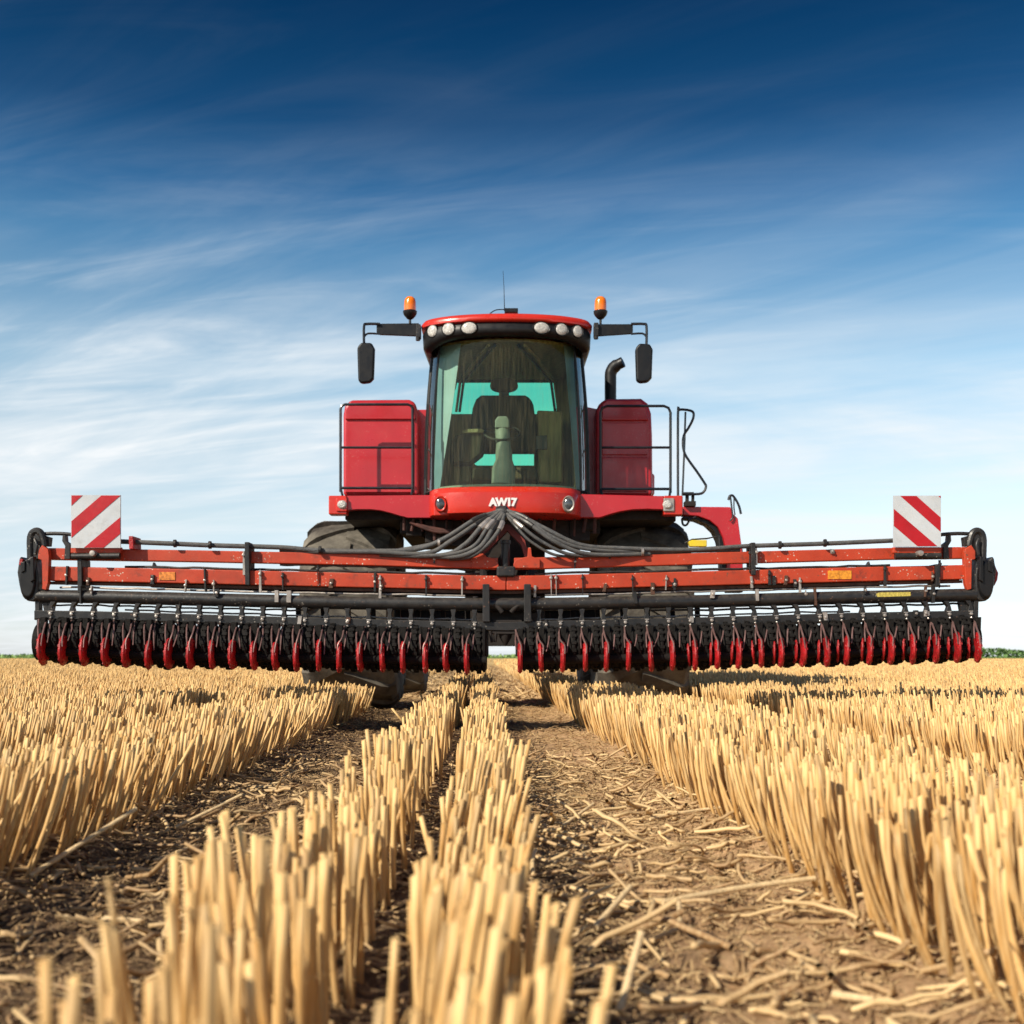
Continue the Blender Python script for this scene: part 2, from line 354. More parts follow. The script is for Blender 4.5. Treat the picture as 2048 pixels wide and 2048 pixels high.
# ------------------------------------------------------------------ straw
def straw_mat(name, a, b_, tip=(0.86, .65, .345)):
    m = bpy.data.materials.new(name); m.use_nodes = True; t = m.node_tree; N = t.nodes; L = t.links; b = N['Principled BSDF']
    b.inputs['Roughness'].default_value = 0.55; b.inputs['Specular IOR Level'].default_value = .35
    at = N.new('ShaderNodeAttribute'); at.attribute_name = 'tint'; s = N.new('ShaderNodeSeparateColor'); L.new(at.outputs['Color'], s.inputs[0])
    def mix(f, x, y, mode='MIX'):
        n = N.new('ShaderNodeMix'); n.data_type = 'RGBA'; n.blend_type = mode
        if isinstance(f, float): n.inputs[0].default_value = f
        else: L.new(f, n.inputs[0])
        for i, v in ((6, x), (7, y)):
            if isinstance(v, tuple): n.inputs[i].default_value = (*v, 1)
            else: L.new(v, n.inputs[i])
        return n.outputs[2]
    g = N.new('ShaderNodeNewGeometry'); mp = N.new('ShaderNodeMapping'); mp.inputs['Scale'].default_value = (160, 160, 9); L.new(g.outputs['Position'], mp.inputs[0])
    no = N.new('ShaderNodeTexNoise'); no.inputs['Scale'].default_value = 1; no.inputs['Detail'].default_value = 3; L.new(mp.outputs[0], no.inputs['Vector'])
    col = mix(s.outputs[0], a, b_)                        # per-stalk colour
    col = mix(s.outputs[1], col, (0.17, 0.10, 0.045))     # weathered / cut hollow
    mr = N.new('ShaderNodeMapRange'); mr.inputs[1].default_value = .35; mr.inputs[2].default_value = .7; mr.inputs[3].default_value = .0; mr.inputs[4].default_value = .45; L.new(no.outputs[0], mr.inputs[0])
    col = mix(mr.outputs[0], col, tip)
    L.new(col, b.inputs['Base Color'])
    bp = N.new('ShaderNodeBump'); bp.inputs['Strength'].default_value = .35; bp.inputs['Distance'].default_value = .002; L.new(no.outputs[0], bp.inputs['Height']); L.new(bp.outputs[0], b.inputs['Normal'])
    return m
STRAW = straw_mat('straw_stubble', (0.45, 0.22, 0.050), (0.82, 0.515, 0.20))
LITTER = straw_mat('straw_litter', (0.32, 0.18, 0.08), (0.84, 0.60, 0.30), (.70, .52, .28))

def rings_mesh(cent, rad, tint, n, axis1, axis2):
    # cent (N,K,3) rad (N,K) -> tubes; last ring closed with quads (n must be even)
    Nn, K, _ = cent.shape
    ang = np.arange(n) * 2 * np.pi / n
    off = axis1[:, :, None, :] * np.cos(ang)[None, None, :, None] + axis2[:, :, None, :] * np.sin(ang)[None, None, :, None]
    v = cent[:, :, None, :] + off * rad[:, :, None, None]
    base = (np.arange(Nn) * K * n)[:, None, None]
    k = np.arange(K - 1)[None, :, None] * n; i = np.arange(n)[None, None, :]; j = (i + 1) % n
    qd = np.stack([base + k + i, base + k + j, base + k + n + j, base + k + n + i], -1).reshape(-1, 4)
    tops = []
    b2 = (np.arange(Nn) * K * n + (K - 1) * n)
    for s in range(n // 2 - 1): tops.append(np.stack([b2, b2 + 1 + 2 * s, b2 + 2 + 2 * s, b2 + 3 + 2 * s], -1))
    if n == 3: pass
    if tops: qd = np.concatenate([qd] + tops)
    tt = np.repeat(tint.reshape(Nn * K, -1), n, axis=0)
    return v.reshape(-1, 3), qd, tt
def make_stalks(x, y, h, r, lean, bend, n, hollow, seg):
    N_ = len(x); z0 = ground_z(x, y) - .01
    ts = list(np.linspace(0, 1, seg + 1))
    K = len(ts) + (2 if hollow else 0)
    cent = np.zeros((N_, K, 3)); rad = np.zeros((N_, K)); tint = np.zeros((N_, K, 4)); tint[..., 3] = 1
    c0 = rng.random(N_); d0 = np.clip(rng.random(N_) * 1.9 - 1.3, 0, .6)
    for k in range(K):
        t = ts[min(k, len(ts) - 1)]
        s = lean * t + bend * (1 - t) ** 2
        cent[:, k, 0] = x + s[:, 0] * h - bend[:, 0] * h; cent[:, k, 1] = y + s[:, 1] * h - bend[:, 1] * h
        cent[:, k, 2] = z0 + t * h
        rad[:, k] = r * (1.12 - .2 * t) * (1 + .06 * rng.standard_normal(N_))
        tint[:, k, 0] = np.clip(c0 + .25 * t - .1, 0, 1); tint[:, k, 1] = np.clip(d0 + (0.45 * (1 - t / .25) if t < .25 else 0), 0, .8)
    if hollow:
        rad[:, -2] = r * .62; rad[:, -1] = r * .55; cent[:, -1, 2] -= .012; tint[:, -1, 1] = .8; tint[:, -2, 1] = .1
    a1 = np.zeros((N_, K, 3)); a1[..., 0] = 1; a2 = np.zeros((N_, K, 3)); a2[..., 1] = 1
    # slanted cut
    sl = rng.standard_normal(N_) * .5
    a1[:, len(ts) - 1:len(ts) + 1, 2] = sl[:, None]
    return rings_mesh(cent, rad, tint, n, a1, a2)
def sample(y0, y1, cell, xpad=.6, dens=1.0):
    xmax = y1 * .4267 + xpad + 1.0
    nxx = int(2 * xmax / cell); nyy = int((y1 - y0) / cell)
    gx_, gy_ = np.meshgrid(np.arange(nxx), np.arange(nyy))
    x = -xmax + (gx_ + rng.random(gx_.shape)) * cell; y = y0 + (gy_ + rng.random(gy_.shape)) * cell
    x = x.ravel(); y = y.ravel()
    k = (np.abs(x) < y * .4267 + xpad) & (band_mask(U(x, y), y) > .5)
    clump = vnoise(x * 9, y * 5) * .7 + rng.random(len(x)) * .5
    k &= clump > (.28 if dens >= 1 else 1 - dens)
    # nothing stands under the tyres, with the trampled strips they left behind
    w = ((np.abs(x + 1.47) < .45) | (np.abs(x - 1.17) < .45)) & (y > 10.95)
    k &= ~w
    return x[k], y[k]
parts = []
def put(x, y, hm, hs, r, n, hollow, seg):
    N_ = len(x); u = U(x, y)
    h = hm + hs * rng.standard_normal(N_) + .05 * (vnoise(x * 2.5, y * 1.5) - .5); h = np.clip(h, .09, .34)
    lean = rng.standard_normal((N_, 2)) * .065
    lean[:, 0] += np.where(u < -.9, .16, 0) + np.where((u > -.12) & (u < .15), .15, 0) + np.where(u > .6, -.05, 0)
    # the outer stalks of a band splay more
    edge = (rng.random(N_) < .06); lean[edge] *= 1.0; lean[edge] += rng.standard_normal((edge.sum(), 2)) * .20
    bend = np.zeros((N_, 2)); bend[:, 0] = np.where(u > .6, .17, np.where(u < -.9, -.10, .03)) * (.5 + rng.random(N_)); bend[:, 1] = rng.standard_normal(N_) * .05
    rr = r * (.78 + .5 * rng.random(N_))
    parts.append(make_stalks(x, y, h, rr, lean, bend, n, hollow, seg))
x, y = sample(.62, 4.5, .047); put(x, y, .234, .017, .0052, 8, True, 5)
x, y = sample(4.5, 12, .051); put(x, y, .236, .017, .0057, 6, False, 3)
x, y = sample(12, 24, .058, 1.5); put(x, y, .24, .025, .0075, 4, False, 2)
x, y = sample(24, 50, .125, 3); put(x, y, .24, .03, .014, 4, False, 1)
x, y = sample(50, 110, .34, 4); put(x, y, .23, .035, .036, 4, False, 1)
def join(ps):
    o = 0; V = []; Q = []; T = []
    for v, qd, tt in ps: V.append(v); Q.append(qd + o); T.append(tt); o += len(v)
    return np.concatenate(V), np.concatenate(Q), np.concatenate(T)
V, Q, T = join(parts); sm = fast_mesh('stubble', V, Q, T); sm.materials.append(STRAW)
so = bpy.data.objects.new('stubble', sm); COL.objects.link(so)
tag(so, 'golden cut straw stubble standing in rows across the field', 'stubble', kind='stuff')

# loose straw and chaff on the soil
def litter(x, y, ln, wid, lift, dirty, n=4, K=4, flat=.45, along=0.0):
    N_ = len(x); az = rng.random(N_) * np.pi * 2 * (1 - along) + rng.standard_normal(N_) * .3
    curl = rng.standard_normal(N_) * .35; t = np.linspace(-.5, .5, K)
    a = az[:, None] + curl[:, None] * t[None, :] * 2
    cx = x[:, None] + np.cumsum(np.cos(a), 1) * (ln / K)[:, None]; cy = y[:, None] + np.cumsum(np.sin(a), 1) * (ln / K)[:, None]
    pitch = rng.standard_normal(N_) * lift
    z = ground_z(x, y)[:, None] * .35 + ground_z(cx.ravel(), cy.ravel()).reshape(cx.shape) * .65 + .004 + wid[:, None] * .6 + np.abs(pitch)[:, None] * (t[None, :] * np.sign(pitch)[:, None] + .5) * ln[:, None]
    cent = np.stack([cx, cy, z], -1); rad = np.repeat(wid[:, None], K, 1); 
    a1 = np.stack([-np.sin(a), np.cos(a), a * 0], -1); a2 = np.zeros_like(a1); a2[..., 2] = flat
    tint = np.zeros((N_, K, 4)); tint[..., 3] = 1; tint[..., 0] = np.clip(rng.random(N_) * 1.1 - dirty, 0, 1)[:, None]; tint[..., 1] = np.clip(rng.random(N_) * dirty * 1.2, 0, .7)[:, None]
    return rings_mesh(cent, rad, tint, n, a1, a2)
LP = []
def scat(n, u0, u1, y0, y1, pw=1.0):
    y = y0 + (y1 - y0) * rng.random(n) ** pw; u = u0 + (u1 - u0) * rng.random(n); return u - SLOPE * y, y
def G(n, a, b): return a + (b - a) * rng.random(n) ** 2
for (u0, u1, n, dirty) in ((-1.15, -.3, 9000, .62), (.0, .85, 12000, .28), (-3, -1, 3500, .5), (.8, 3.6, 6500, .2), (-.4, .1, 2500, .5)):
    x, y = scat(n, u0, u1, .7, 5.5, .8); LP.append(litter(x, y, G(n, .012, .075), G(n, .0012, .0038), .10, dirty))
    m = n // 2; x, y = scat(m, u0, u1, 4.5, 15); LP.append(litter(x, y, G(m, .04, .14), G(m, .002, .005), .1, dirty))
    m = n // 14; x, y = scat(m, u0, u1, .8, 6); LP.append(litter(x, y, G(m, .06, .22), G(m, .0035, .0075), .16, dirty * .5, 6, 6, .85))
for (u0, u1, n) in ((1.45, 2.0, 4200), (-1.9, -1.0, 1200), (3, 9, 5000), (-9, -3, 4000)):
    x, y = scat(n, u0, u1, 2.2 if abs(u0) < 2.5 else 8, 20, .9); LP.append(litter(x, y, G(n, .06, .22), G(n, .003, .0055), .12, .12, 4, 4, .8))
for (u0, u1, n) in ((-1.1, .9, 9000), (-4, 4, 9000)):
    x, y = scat(n, u0, u1, 14, 60, 1.4); LP.append(litter(x, y, G(n, .10, .35), G(n, .006, .014), .12, .25, 4, 3, .8))
# fine chaff
for (u0, u1, n, dirty) in ((-1.1, -.3, 14000, .55), (.05, .8, 13000, .2)):
    x, y = scat(n, u0, u1, .7, 5.5, .8); LP.append(litter(x, y, G(n, .004, .018), G(n, .0010, .0028), .25, dirty, 4, 2))
V, Q, T = join(LP); lm = fast_mesh('straw_litter', V, Q, T); lm.materials.append(LITTER)
lo = bpy.data.objects.new('straw_litter', lm); COL.objects.link(lo)
tag(lo, 'broken straw and chaff scattered over the bare wheel tracks', 'straw litter', kind='stuff')
# dry leaf sheaths hanging from the near stubble
n = 2600; y = .8 + 5 * rng.random(n); x = rng.uniform(-.5, .5, n) * y * 1.0; k = band_mask(U(x, y), y) > .5; x = x[k]; y = y[k]; n = len(x)
zb = ground_z(x, y) + rng.uniform(.02, .15, n); az = rng.random(n) * 6.28; L_ = rng.uniform(.03, .10, n)
t = np.linspace(0, 1, 5)
cx = x[:, None] + np.cos(az)[:, None] * L_[:, None] * t * .55; cy = y[:, None] + np.sin(az)[:, None] * L_[:, None] * t * .55
cz = zb[:, None] + L_[:, None] * (t * .9 - 1.1 * t ** 2 * rng.random(n)[:, None])
a1 = np.stack([-np.sin(az)[:, None] + 0 * t, np.cos(az)[:, None] + 0 * t, 0 * cz], -1); a2 = np.zeros_like(a1); a2[..., 2] = .2
tn = np.zeros((n, 5, 4)); tn[..., 3] = 1; tn[..., 0] = rng.random(n)[:, None]; tn[..., 1] = (rng.random(n) * .5)[:, None]
V, Q, T = rings_mesh(np.stack([cx, cy, cz], -1), np.repeat(rng.uniform(.0015, .004, n)[:, None], 5, 1) * (1.1 - t), tn, 4, a1, a2)
lm = fast_mesh('dry_leaves', V, Q, T); lm.materials.append(STRAW); lo = bpy.data.objects.new('dry_leaves', lm); COL.objects.link(lo)
tag(lo, 'frayed dry leaf blades curling off the standing stubble', 'dry leaves', kind='stuff')

# a few big loose straws one can point at
def loose(px, py, ln, az, r, pitch, label, curve=.0):
    Y = F * .5 / (py - HZ); p = P(px, py, Y); d = Vector((math.cos(az) * math.cos(pitch), math.sin(az) * math.cos(pitch), math.sin(pitch)))
    z = float(ground_z(np.array([p.x]), np.array([Y]))[0]) + r + .008
    side = Vector((-math.sin(az), math.cos(az), 0)); a = Vector((p.x, Y, z))
    pts = [a + d * ln * t + side * curve * math.sin(t * 3.14) * ln for t in (0, .2, .4, .6, .8, 1)]
    m = MB().tube(pts, [r * 1.02, r, r * .98, r * .97, r * .95, r * .93], 10)
    o = obj('straw', m, LOOSE, None); tag(o, label, 'straw', 'large loose straws on the soil')
LOOSE = mat('pale_straw', (0.74, 0.54, 0.29), .6, var=.25, vscale=60, dust=.2, bump=.4, bscale=200)
loose(200, 1832, .105, -.42, .0062, 0.02, 'short thick pale straw chip lying alone on the dark left track')
loose(132, 1845, .034, -1.0, .0052, .02, 'tiny pale straw stub left of the thick chip on the dark track')
loose(352, 1652, .22, .62, .0055, .38, 'straw leaning up toward the left stubble from the dark track edge')
loose(1190, 1868, .15, 1.0, .006, .35, 'short tilted straw pointing up in the middle of the right track')
loose(1325, 1830, .34, .32, .0058, .08, 'long straw lying across the right track up to the stubble edge', .05)
loose(1125, 1650, .17, .9, .005, .3, 'straw propped at the upper end of the right track near the centre row')
loose(1360, 1868, .10, 1.45, .005, .2, 'small upright straw stub right of the short tilted straw')
loose(1240, 2040, .13, 1.15, .0062, .75, 'blurred straw standing tilted at the bottom of the right track')
loose(1665, 2005, .06, -.55, .006, .0, 'pale straw stub lying in front of the right stubble row')
loose(1300, 1640, .26, .35, .0052, .1, 'straw bent out of the right stubble row over the pale soil', .08)
loose(60, 1760, .3, .9, .0055, .42, 'straw fallen sideways against the left stubble row')

# ------------------------------------------------------------------ far hedge lines
def foliage_mat(name, a, b_):
    return mat(name, tuple((p + q_) / 2 for p, q_ in zip(a, b_)), .8, var=.45, vscale=.6)
def hedge(name, x0, x1, yd, hmin, hmax, n, label, m, sz):
    rg = np.random.default_rng(int(abs(x0) + yd)); V = []; Fq = []
    for i in range(n):
        x_ = x0 + (x1 - x0) * rg.random(); top = hmin + (hmax - hmin) * float(vnoise(np.array([x_ * .06]), np.array([yd * .1]))[0]) * (0.7 + .6 * float(vnoise(np.array([x_ * .4]), np.array([1.]))[0]))
        c = np.array([x_, yd + rg.uniform(-4, 4), top * rg.random() ** .7]); 
        a = rg.standard_normal(3); a /= np.linalg.norm(a); b = np.cross(a, rg.standard_normal(3)); b /= np.linalg.norm(b); s_ = sz * rg.uniform(.5, 1.2)
        o = len(V); V += [c - a * s_ - b * s_ * .6, c + a * s_ - b * s_ * .6, c + a * s_ + b * s_ * .6, c - a * s_ + b * s_ * .6]; Fq.append((o, o + 1, o + 2, o + 3))
    me = fast_mesh(name, np.array(V), np.array(Fq), None, False); me.materials.append(m)
    o = bpy.data.objects.new(name, me); COL.objects.link(o); return tag(o, label, name.replace('_', ' '), kind='stuff')
GH = foliage_mat('hedge_green', (0.09, 0.17, 0.05), (0.14, 0.24, 0.08)); GH2 = foliage_mat('crop_green', (0.22, 0.33, 0.10), (0.28, 0.40, 0.14))
hedge('hedge', 130, 420, 420, 1.6, 4.6, 9000, 'low dark green hedge on the horizon at the right edge', GH, .55)
hedge('green_crop', -330, 130, 400, .8, 1.7, 9000, 'thin strip of green crop along the horizon on the left', GH2, .4)

# ================================================================== HARVESTER
H = empty('harvester', (-0.13, 11.6, 0)); tag(H, 'red self-propelled harvester with glass cab, standing behind the folding roller header', 'harvester')
AX = -0.046
def dloop(a, b, yc, yb, z, n=28, p=1.0, zf=None, cx=AX):
    pts = []
    for k in range(n + 1):
        t = math.pi * (k / n - .5); s_, c_ = math.sin(t), math.cos(t)
        pts.append(Vector((cx + a * math.copysign(abs(s_) ** p, s_), yc - b * c_ ** p, z if zf is None else zf(s_, z))))
    r_ = .12
    for (dx, dy) in ((0, -r_), (-.035, -.035), (-r_, 0)): pts.append(Vector((cx + a + dx, yb + dy, z)))
    for (dx, dy) in ((r_, 0), (.035, -.035), (0, -r_)): pts.append(Vector((cx - a + dx, yb + dy, z)))
    return pts
# roof
roofz = 3.352
m = MB().loft([dloop(.715, .28, 10.5, 12.05, roofz - .006), dloop(.745, .305, 10.5, 12.08, roofz + .003), dloop(.748, .31, 10.5, 12.08, roofz + .03), dloop(.72, .285, 10.5, 12.05, roofz + .062), dloop(.62, .20, 10.5, 11.95, roofz + .088), dloop(.35, .06, 10.5, 11.6, roofz + .10)])
roof = obj('cab_roof', m, RED2, H, angle=60)
zf = lambda s_, z: z - .085 * abs(s_) ** 5
m = MB().loft(cap=False, loops=[dloop(.66, .235, 10.52, 12.0, 3.236, zf=zf), dloop(.70, .27, 10.5, 12.03, 3.238, zf=zf), dloop(.728, .295, 10.5, 12.03, 3.262, zf=zf), dloop(.735, .298, 10.5, 12.05, 3.30), dloop(.71, .275, 10.5, 12.04, roofz - .006)])
visor = obj('roof_visor', m, BLACKP, H, angle=60)
# ceiling liner inside
for (px, py, rx, rz) in ((865, 662, 10.5, 11), (897, 658, 12, 11), (938, 656, 14.5, 10.5), (1083, 656, 14.5, 10.5), (1123, 659, 12, 11), (1155, 663, 10.5, 11)):
    u = (px - 1014) / 169 ; yy = 10.5 - .298 * math.sqrt(max(.05, 1 - u * u)); p = P(px, py, yy)
    ang = math.asin(max(-.95, min(.95, u))) * .45
    lens = MB(); rw = rx * 1.12 / F * yy; rh = rz * 1.12 / F * yy
    prof = [(-.016, 0.05), (-.0155, .45), (-.012, .8), (-.004, .97), (.02, 1.0)]
    lens.lathe([(t, r) for t, r in prof], (0, 0, 0), 'y', 24, rw, rh)
    M_ = Matrix.Rotation(ang, 3, 'Z'); lens.v = [tuple(M_ @ Vector(v) + Vector((p.x, yy, p.z))) for v in lens.v]
    bz = MB().lathe([(-.006, .98), (-.010, 1.06), (-.002, 1.14), (.02, 1.14)], (0, 0, 0), 'y', 24, rw, rh); bz.v = [tuple(M_ @ Vector(v) + Vector((p.x, yy, p.z))) for v in bz.v]
    lo_ = obj('work_light', bz, BLACKP, H); obj('lens', lens, LAMP, lo_)
# cab glass
ZB, ZT = 1.93, 3.26
def cabarc(t0, t1, n, k):  # k = 0 bottom .. 1 top
    a = .722 - .070 * k + .02 * math.sin(k * 3.14); b = .43; z = ZB + (ZT - ZB) * k
    return [Vector((AX + a * math.sin(t), 10.74 - b * math.cos(t), z)) for t in [t0 + (t1 - t0) * i / n for i in range(n + 1)]]
def arcsheet(t0, t1, n=30, kk=10): return MB().loft([cabarc(t0, t1, n, k / kk) for k in range(kk + 1)], cap=False, closed=False)
ws = obj('windscreen', arcsheet(-1.12, 1.12), GLASS, H, angle=80)
for s_ in (-1, 1):
    obj('corner_glass', arcsheet(1.135 * s_, 1.50 * s_, 8), GLASSS, H, angle=80)
    # slim dark seal line and rear pillar
    pts = [cabarc(1.127 * s_, 1.13 * s_, 1, k / 10)[0] for k in range(11)]
    obj('glass_seal', MB().tube(pts, .011, 6), BLACKP, H)
    pts = [cabarc(1.52 * s_, 1.55 * s_, 1, k / 10)[0] for k in range(11)]
    obj('cab_pillar', MB().tube(pts, .022, 8), BLACKP, H)
    sg = MB().prism([Vector((AX + s_ * .722, 10.76, ZB)), Vector((AX + s_ * .722, 11.9, ZB)), Vector((AX + s_ * .655, 11.9, ZT)), Vector((AX + s_ * .655, 10.76, ZT))], (s_ * -.008, 0, 0))
    obj('side_window', sg, GLASSS, H)
    pts = [cabarc(1.36 * s_, 1.4 * s_, 1, k / 10)[0] + Vector((s_ * .02, -.03, 0)) for k in (1, 2, 4, 6)]
    obj('wiper', MB().tube(pts, .007, 6), BLACKP, H)
seal = MB(); pts = [p + Vector((0, -.004, 0)) for p in cabarc(-1.5, 1.5, 30, 0.012)]; seal.tube(pts, .014, 6)
obj('windscreen_seal', seal, BLACKP, H)
# cab interior: floor, back wall with window openings, ceiling
m = MB()
YW = 11.85
def wallrect(x0, y0, x1, y1): m.boxpx(x0, y0, x1, y1, YW, .03)
wl, wr = 862, 1160
for r_ in ((wl, 680, wr, 753), (wl, 753, 903, 903), (1113, 753, wr, 903), (903, 828, 1113, 903), (wl, 903, 948, 931), (1068, 903, wr, 931), (wl, 931, wr, 995)): wallrect(*r_)
# rounded corners of the rear window
for (cx_, cy_, sx_, sy_) in ((1113, 753, -1, 1), (903, 753, 1, 1), (948, 903, 1, 1), (948, 931, 1, -1)):
    rr_ = 20 if cx_ == 1113 else 7
    pl = [(cx_, cy_)] + [(cx_ + sx_ * rr_ * (1 - math.sin(a)), cy_ + sy_ * rr_ * (1 - math.cos(a)) ) for a in [i * math.pi / 12 for i in range(7)]]
    m.prismpx(pl, YW + .003, .02)
m.prismpx([(903, 753), (914, 753), (914, 765), (911, 778), (903, 782)], YW - .01, .02)
obj('rear_wall', m, OLIVE, H, smooth=False)
obj('rear_window', MB().boxpx(903, 753, 1113, 828, YW + .04, .006), GLASSR, H)
obj('rear_window', MB().boxpx(948, 903, 1068, 931, YW + .04, .006), GLASSR, H)
m = MB(); m.loft([dloop(.62, .36, 10.76, 11.84, 3.226), dloop(.62, .36, 10.76, 11.84, 3.25)]); obj('ceiling_liner', m, OLIVE, H)
m = MB(); m.loft([dloop(.69, .40, 10.76, 11.84, 1.90), dloop(.69, .40, 10.76, 11.84, 1.935)]); obj('cab_floor', m, DARK, H)
m = MB()
for s_ in (-1, 1):
    m.prism([Vector((AX + s_ * .66, 11.2, ZB)), Vector((AX + s_ * .66, 11.84, ZB)), Vector((AX + s_ * .62, 11.84, ZT)), Vector((AX + s_ * .62, 11.6, ZT))], (s_ * -.02, 0, 0))
obj('side_trim', m, OLIVE, H)
for s_ in (-1, 1):
    for k_ in (0, .055):
        obj('roof_brace', MB().tube([Vector((AX + s_ * (.10 + k_), 10.44, 3.205)), Vector((AX + s_ * (.22 + k_), 10.9, 3.20)), Vector((AX + s_ * (.43 + k_ * .6), 11.78, 3.185)), Vector((AX + s_ * (.47 + k_ * .6), 11.80, 2.9))], .014, 8), DARK if k_ == 0 else OLIVE, H)
obj('reflection_strip', MB().prism([Vector((AX - .60, 10.62, ZT - .03)), Vector((AX - .40, 10.47, ZT - .03)), Vector((AX - .47, 10.56, 2.75)), Vector((AX - .60, 10.66, ZB + .03)), Vector((AX - .655, 10.69, ZB + .03))], (0, .02, 0)), PALE_REFL, H)  # added pale strip painting the sky's reflection on the curved glass
obj('reflection_strip', MB().prism([Vector((AX + .585, 10.60, ZT - .03)), Vector((AX + .50, 10.53, ZT - .03)), Vector((AX + .55, 10.60, 2.75)), Vector((AX + .62, 10.67, ZB + .03)), Vector((AX + .655, 10.69, ZB + .03))], (0, .02, 0)), BLUE_REFL, H)  # darker blue-grey strip, painted reflection at the right side of the glass
# seat
def rbox(mb, poly, Y, dep): return mb.prismpx(poly, Y, dep)
seat = obj('seat', rbox(MB(), [(940, 905), (941, 850), (945, 815), (952, 797), (962, 789), (1050, 789), (1060, 793), (1067, 808), (1073, 850), (1076, 905)], 11.35, .14), SEATM, H, bevel=.04)
hr = [(1008 + 28 * math.copysign(abs(math.cos(a)) ** .8, math.cos(a)), 770 + 15 * math.sin(a) * (1 if math.sin(a) < 0 else .8)) for a in [i * math.pi / 10 for i in range(20)]]
obj('headrest', rbox(MB(), hr, 11.37, .10), SEATM, seat, bevel=.015)
obj('headrest_post', MB().boxpx(998, 778, 1018, 795, 11.41, .03), DARK, seat)
obj('seat_cushion', rbox(MB(), [(945, 934), (1074, 934), (1078, 960), (940, 960)], 11.0, .4), SEATM, seat, bevel=.03)
arm = MB(); rbox(arm, [(902, 885), (910, 872), (936, 862), (962, 860), (970, 868), (966, 905), (940, 925), (905, 925)], 11.0, .25)
obj('armrest_console', arm, SEATM, seat, bevel=.02)
obj('armrest_top', rbox(MB(), [(924, 863), (932, 858), (962, 857), (970, 861), (966, 865), (926, 866)], 10.97, .2), OLIVE, seat, bevel=.01)
for s_, xa, xb in ((0, 1074, 1125), (1, 905, 940)):
    mm = MB(); rbox(mm, [(xa, 820 + s_ * 60), (xb, 822 + s_ * 60), (xb, 965), (xa + 4, 965)], 11.45, .12); obj('side_console', mm, OLIVE, H, bevel=.02)
col_ = obj('steering_column', MB().tube([P(1006, 968, 10.75), P(1008, 920, 10.75), P(1006, 880, 10.78), P(1004, 852, 10.82)], [.105, .075, .066, .064], 16, 3), GREYG, H)
sw = MB(); ring = [P(1004, 866, 10.84) + Vector((.16 * math.cos(a), .13 * math.sin(a), .085 * math.sin(a))) for a in [i * math.pi / 14 for i in range(29)]]
sw.tube(ring, .011, 8); 
for a in (.2, 2.9, 4.7): sw.tube([P(1004, 866, 10.84), P(1004, 866, 10.84) + Vector((.155 * math.cos(a), .12 * math.sin(a), .08 * math.sin(a)))], .009, 6)
obj('steering_wheel', sw, DARK, col_)
obj('column_head', MB().prismpx([(990, 856), (990, 840), (996, 832), (1014, 832), (1019, 840), (1019, 856)], 10.74, .12), GREYG, col_, bevel=.012)
obj('display', MB().prismpx([(1072, 872), (1094, 870), (1095, 898), (1073, 899)], 10.95, .03), DARK, H, bevel=.004)
dash = MB().loft([[p + Vector((0, .03, 0)) for p in cabarc(-1.1, 1.1, 24, .0)] + [Vector((AX + .5, 10.95, ZB)), Vector((AX - .5, 10.95, ZB))], [Vector((AX + (p.x - AX) * .93, 10.74 + (p.y - 10.74) * .9 + .03, ZB + .06)) for p in cabarc(-1.1, 1.1, 24, 0)] + [Vector((AX + .48, 10.92, ZB + .06)), Vector((AX - .48, 10.92, ZB + .06))]])
obj('dash_ledge', dash, GREYG, H)
# antenna and roof box
obj('roof_box', MB().boxpx(1009, 616, 1036, 624, 10.6, .12), BLACKP, H, bevel=.004)
obj('antenna', MB().tube([P(1009, 622, 10.6), P(1008, 575, 10.6), P(1006, 541, 10.6)], [.004, .0025, .0015], 6), BLACKP, H)
obj('cable', MB().tube([P(980, 627, 10.55), P(992, 620, 10.58), P(1010, 619, 10.6)], .005, 6, 4), BLACKP, H)
# mirrors with arms, beacons
for (plate, tb, head, hub) in (
    ([(836, 650), (836, 672), (760, 669), (753, 665), (753, 647), (838, 646)], [(760, 669), (732, 667), (729, 663), (728, 655), (730, 649), (738, 648), (757, 648)], (713, 684, 750, 766), (836, 668)),
    ([(1192, 650), (1192, 672), (1265, 667), (1266, 662), (1266, 648), (1190, 648)], [(1262, 668), (1283, 668), (1289, 672)], (1270, 686, 1307, 765), (1192, 665))):
    mr_ = obj('mirror', MB().prismpx([((head[0] + 3), head[3] - 5), (head[0] + 10, head[3]), (head[2] - 10, head[3] - 2), (head[2] - 3, head[3] - 10), (head[2] - 1, head[1] + 12), (head[2] - 7, head[1] + 1), (head[0] + 9, head[1]), (head[0] + 1, head[1] + 10)], 10.36, .07), BLACKP, H, bevel=.022)
    obj('mirror_arm', MB().prismpx(plate, 10.45, .03), BLACKP, mr_, bevel=.006)
    s_ = 1 if head[0] > 1000 else -1; hx = 728 if s_ < 0 else 1293
    k_ = MB().tube([P(760 if s_ < 0 else 1262, 648, 10.44), P(hx - 6 * s_ * 1, 648, 10.44), P(hx, 653, 10.43), P(hx, 690, 10.40)], .012, 8, 4)
    k_.tube([P(760 if s_ < 0 else 1262, 668, 10.44), P(hx - s_ * 8, 667, 10.44), P(hx, 674, 10.43)], .009, 8, 3)
    obj('mirror_tube', k_, RAILM, mr_)
    hx, hy = hub; hb = MB().boxpx(hx - 4, hy - 20, hx + 5, hy + 6, 10.42, .09); hb.lathe([(-.05, .02), (.05, .02)], P(hx, hy + 2, 10.44), 'z', 10)
    obj('mirror_hinge', hb, BLACK, mr_, bevel=.004)
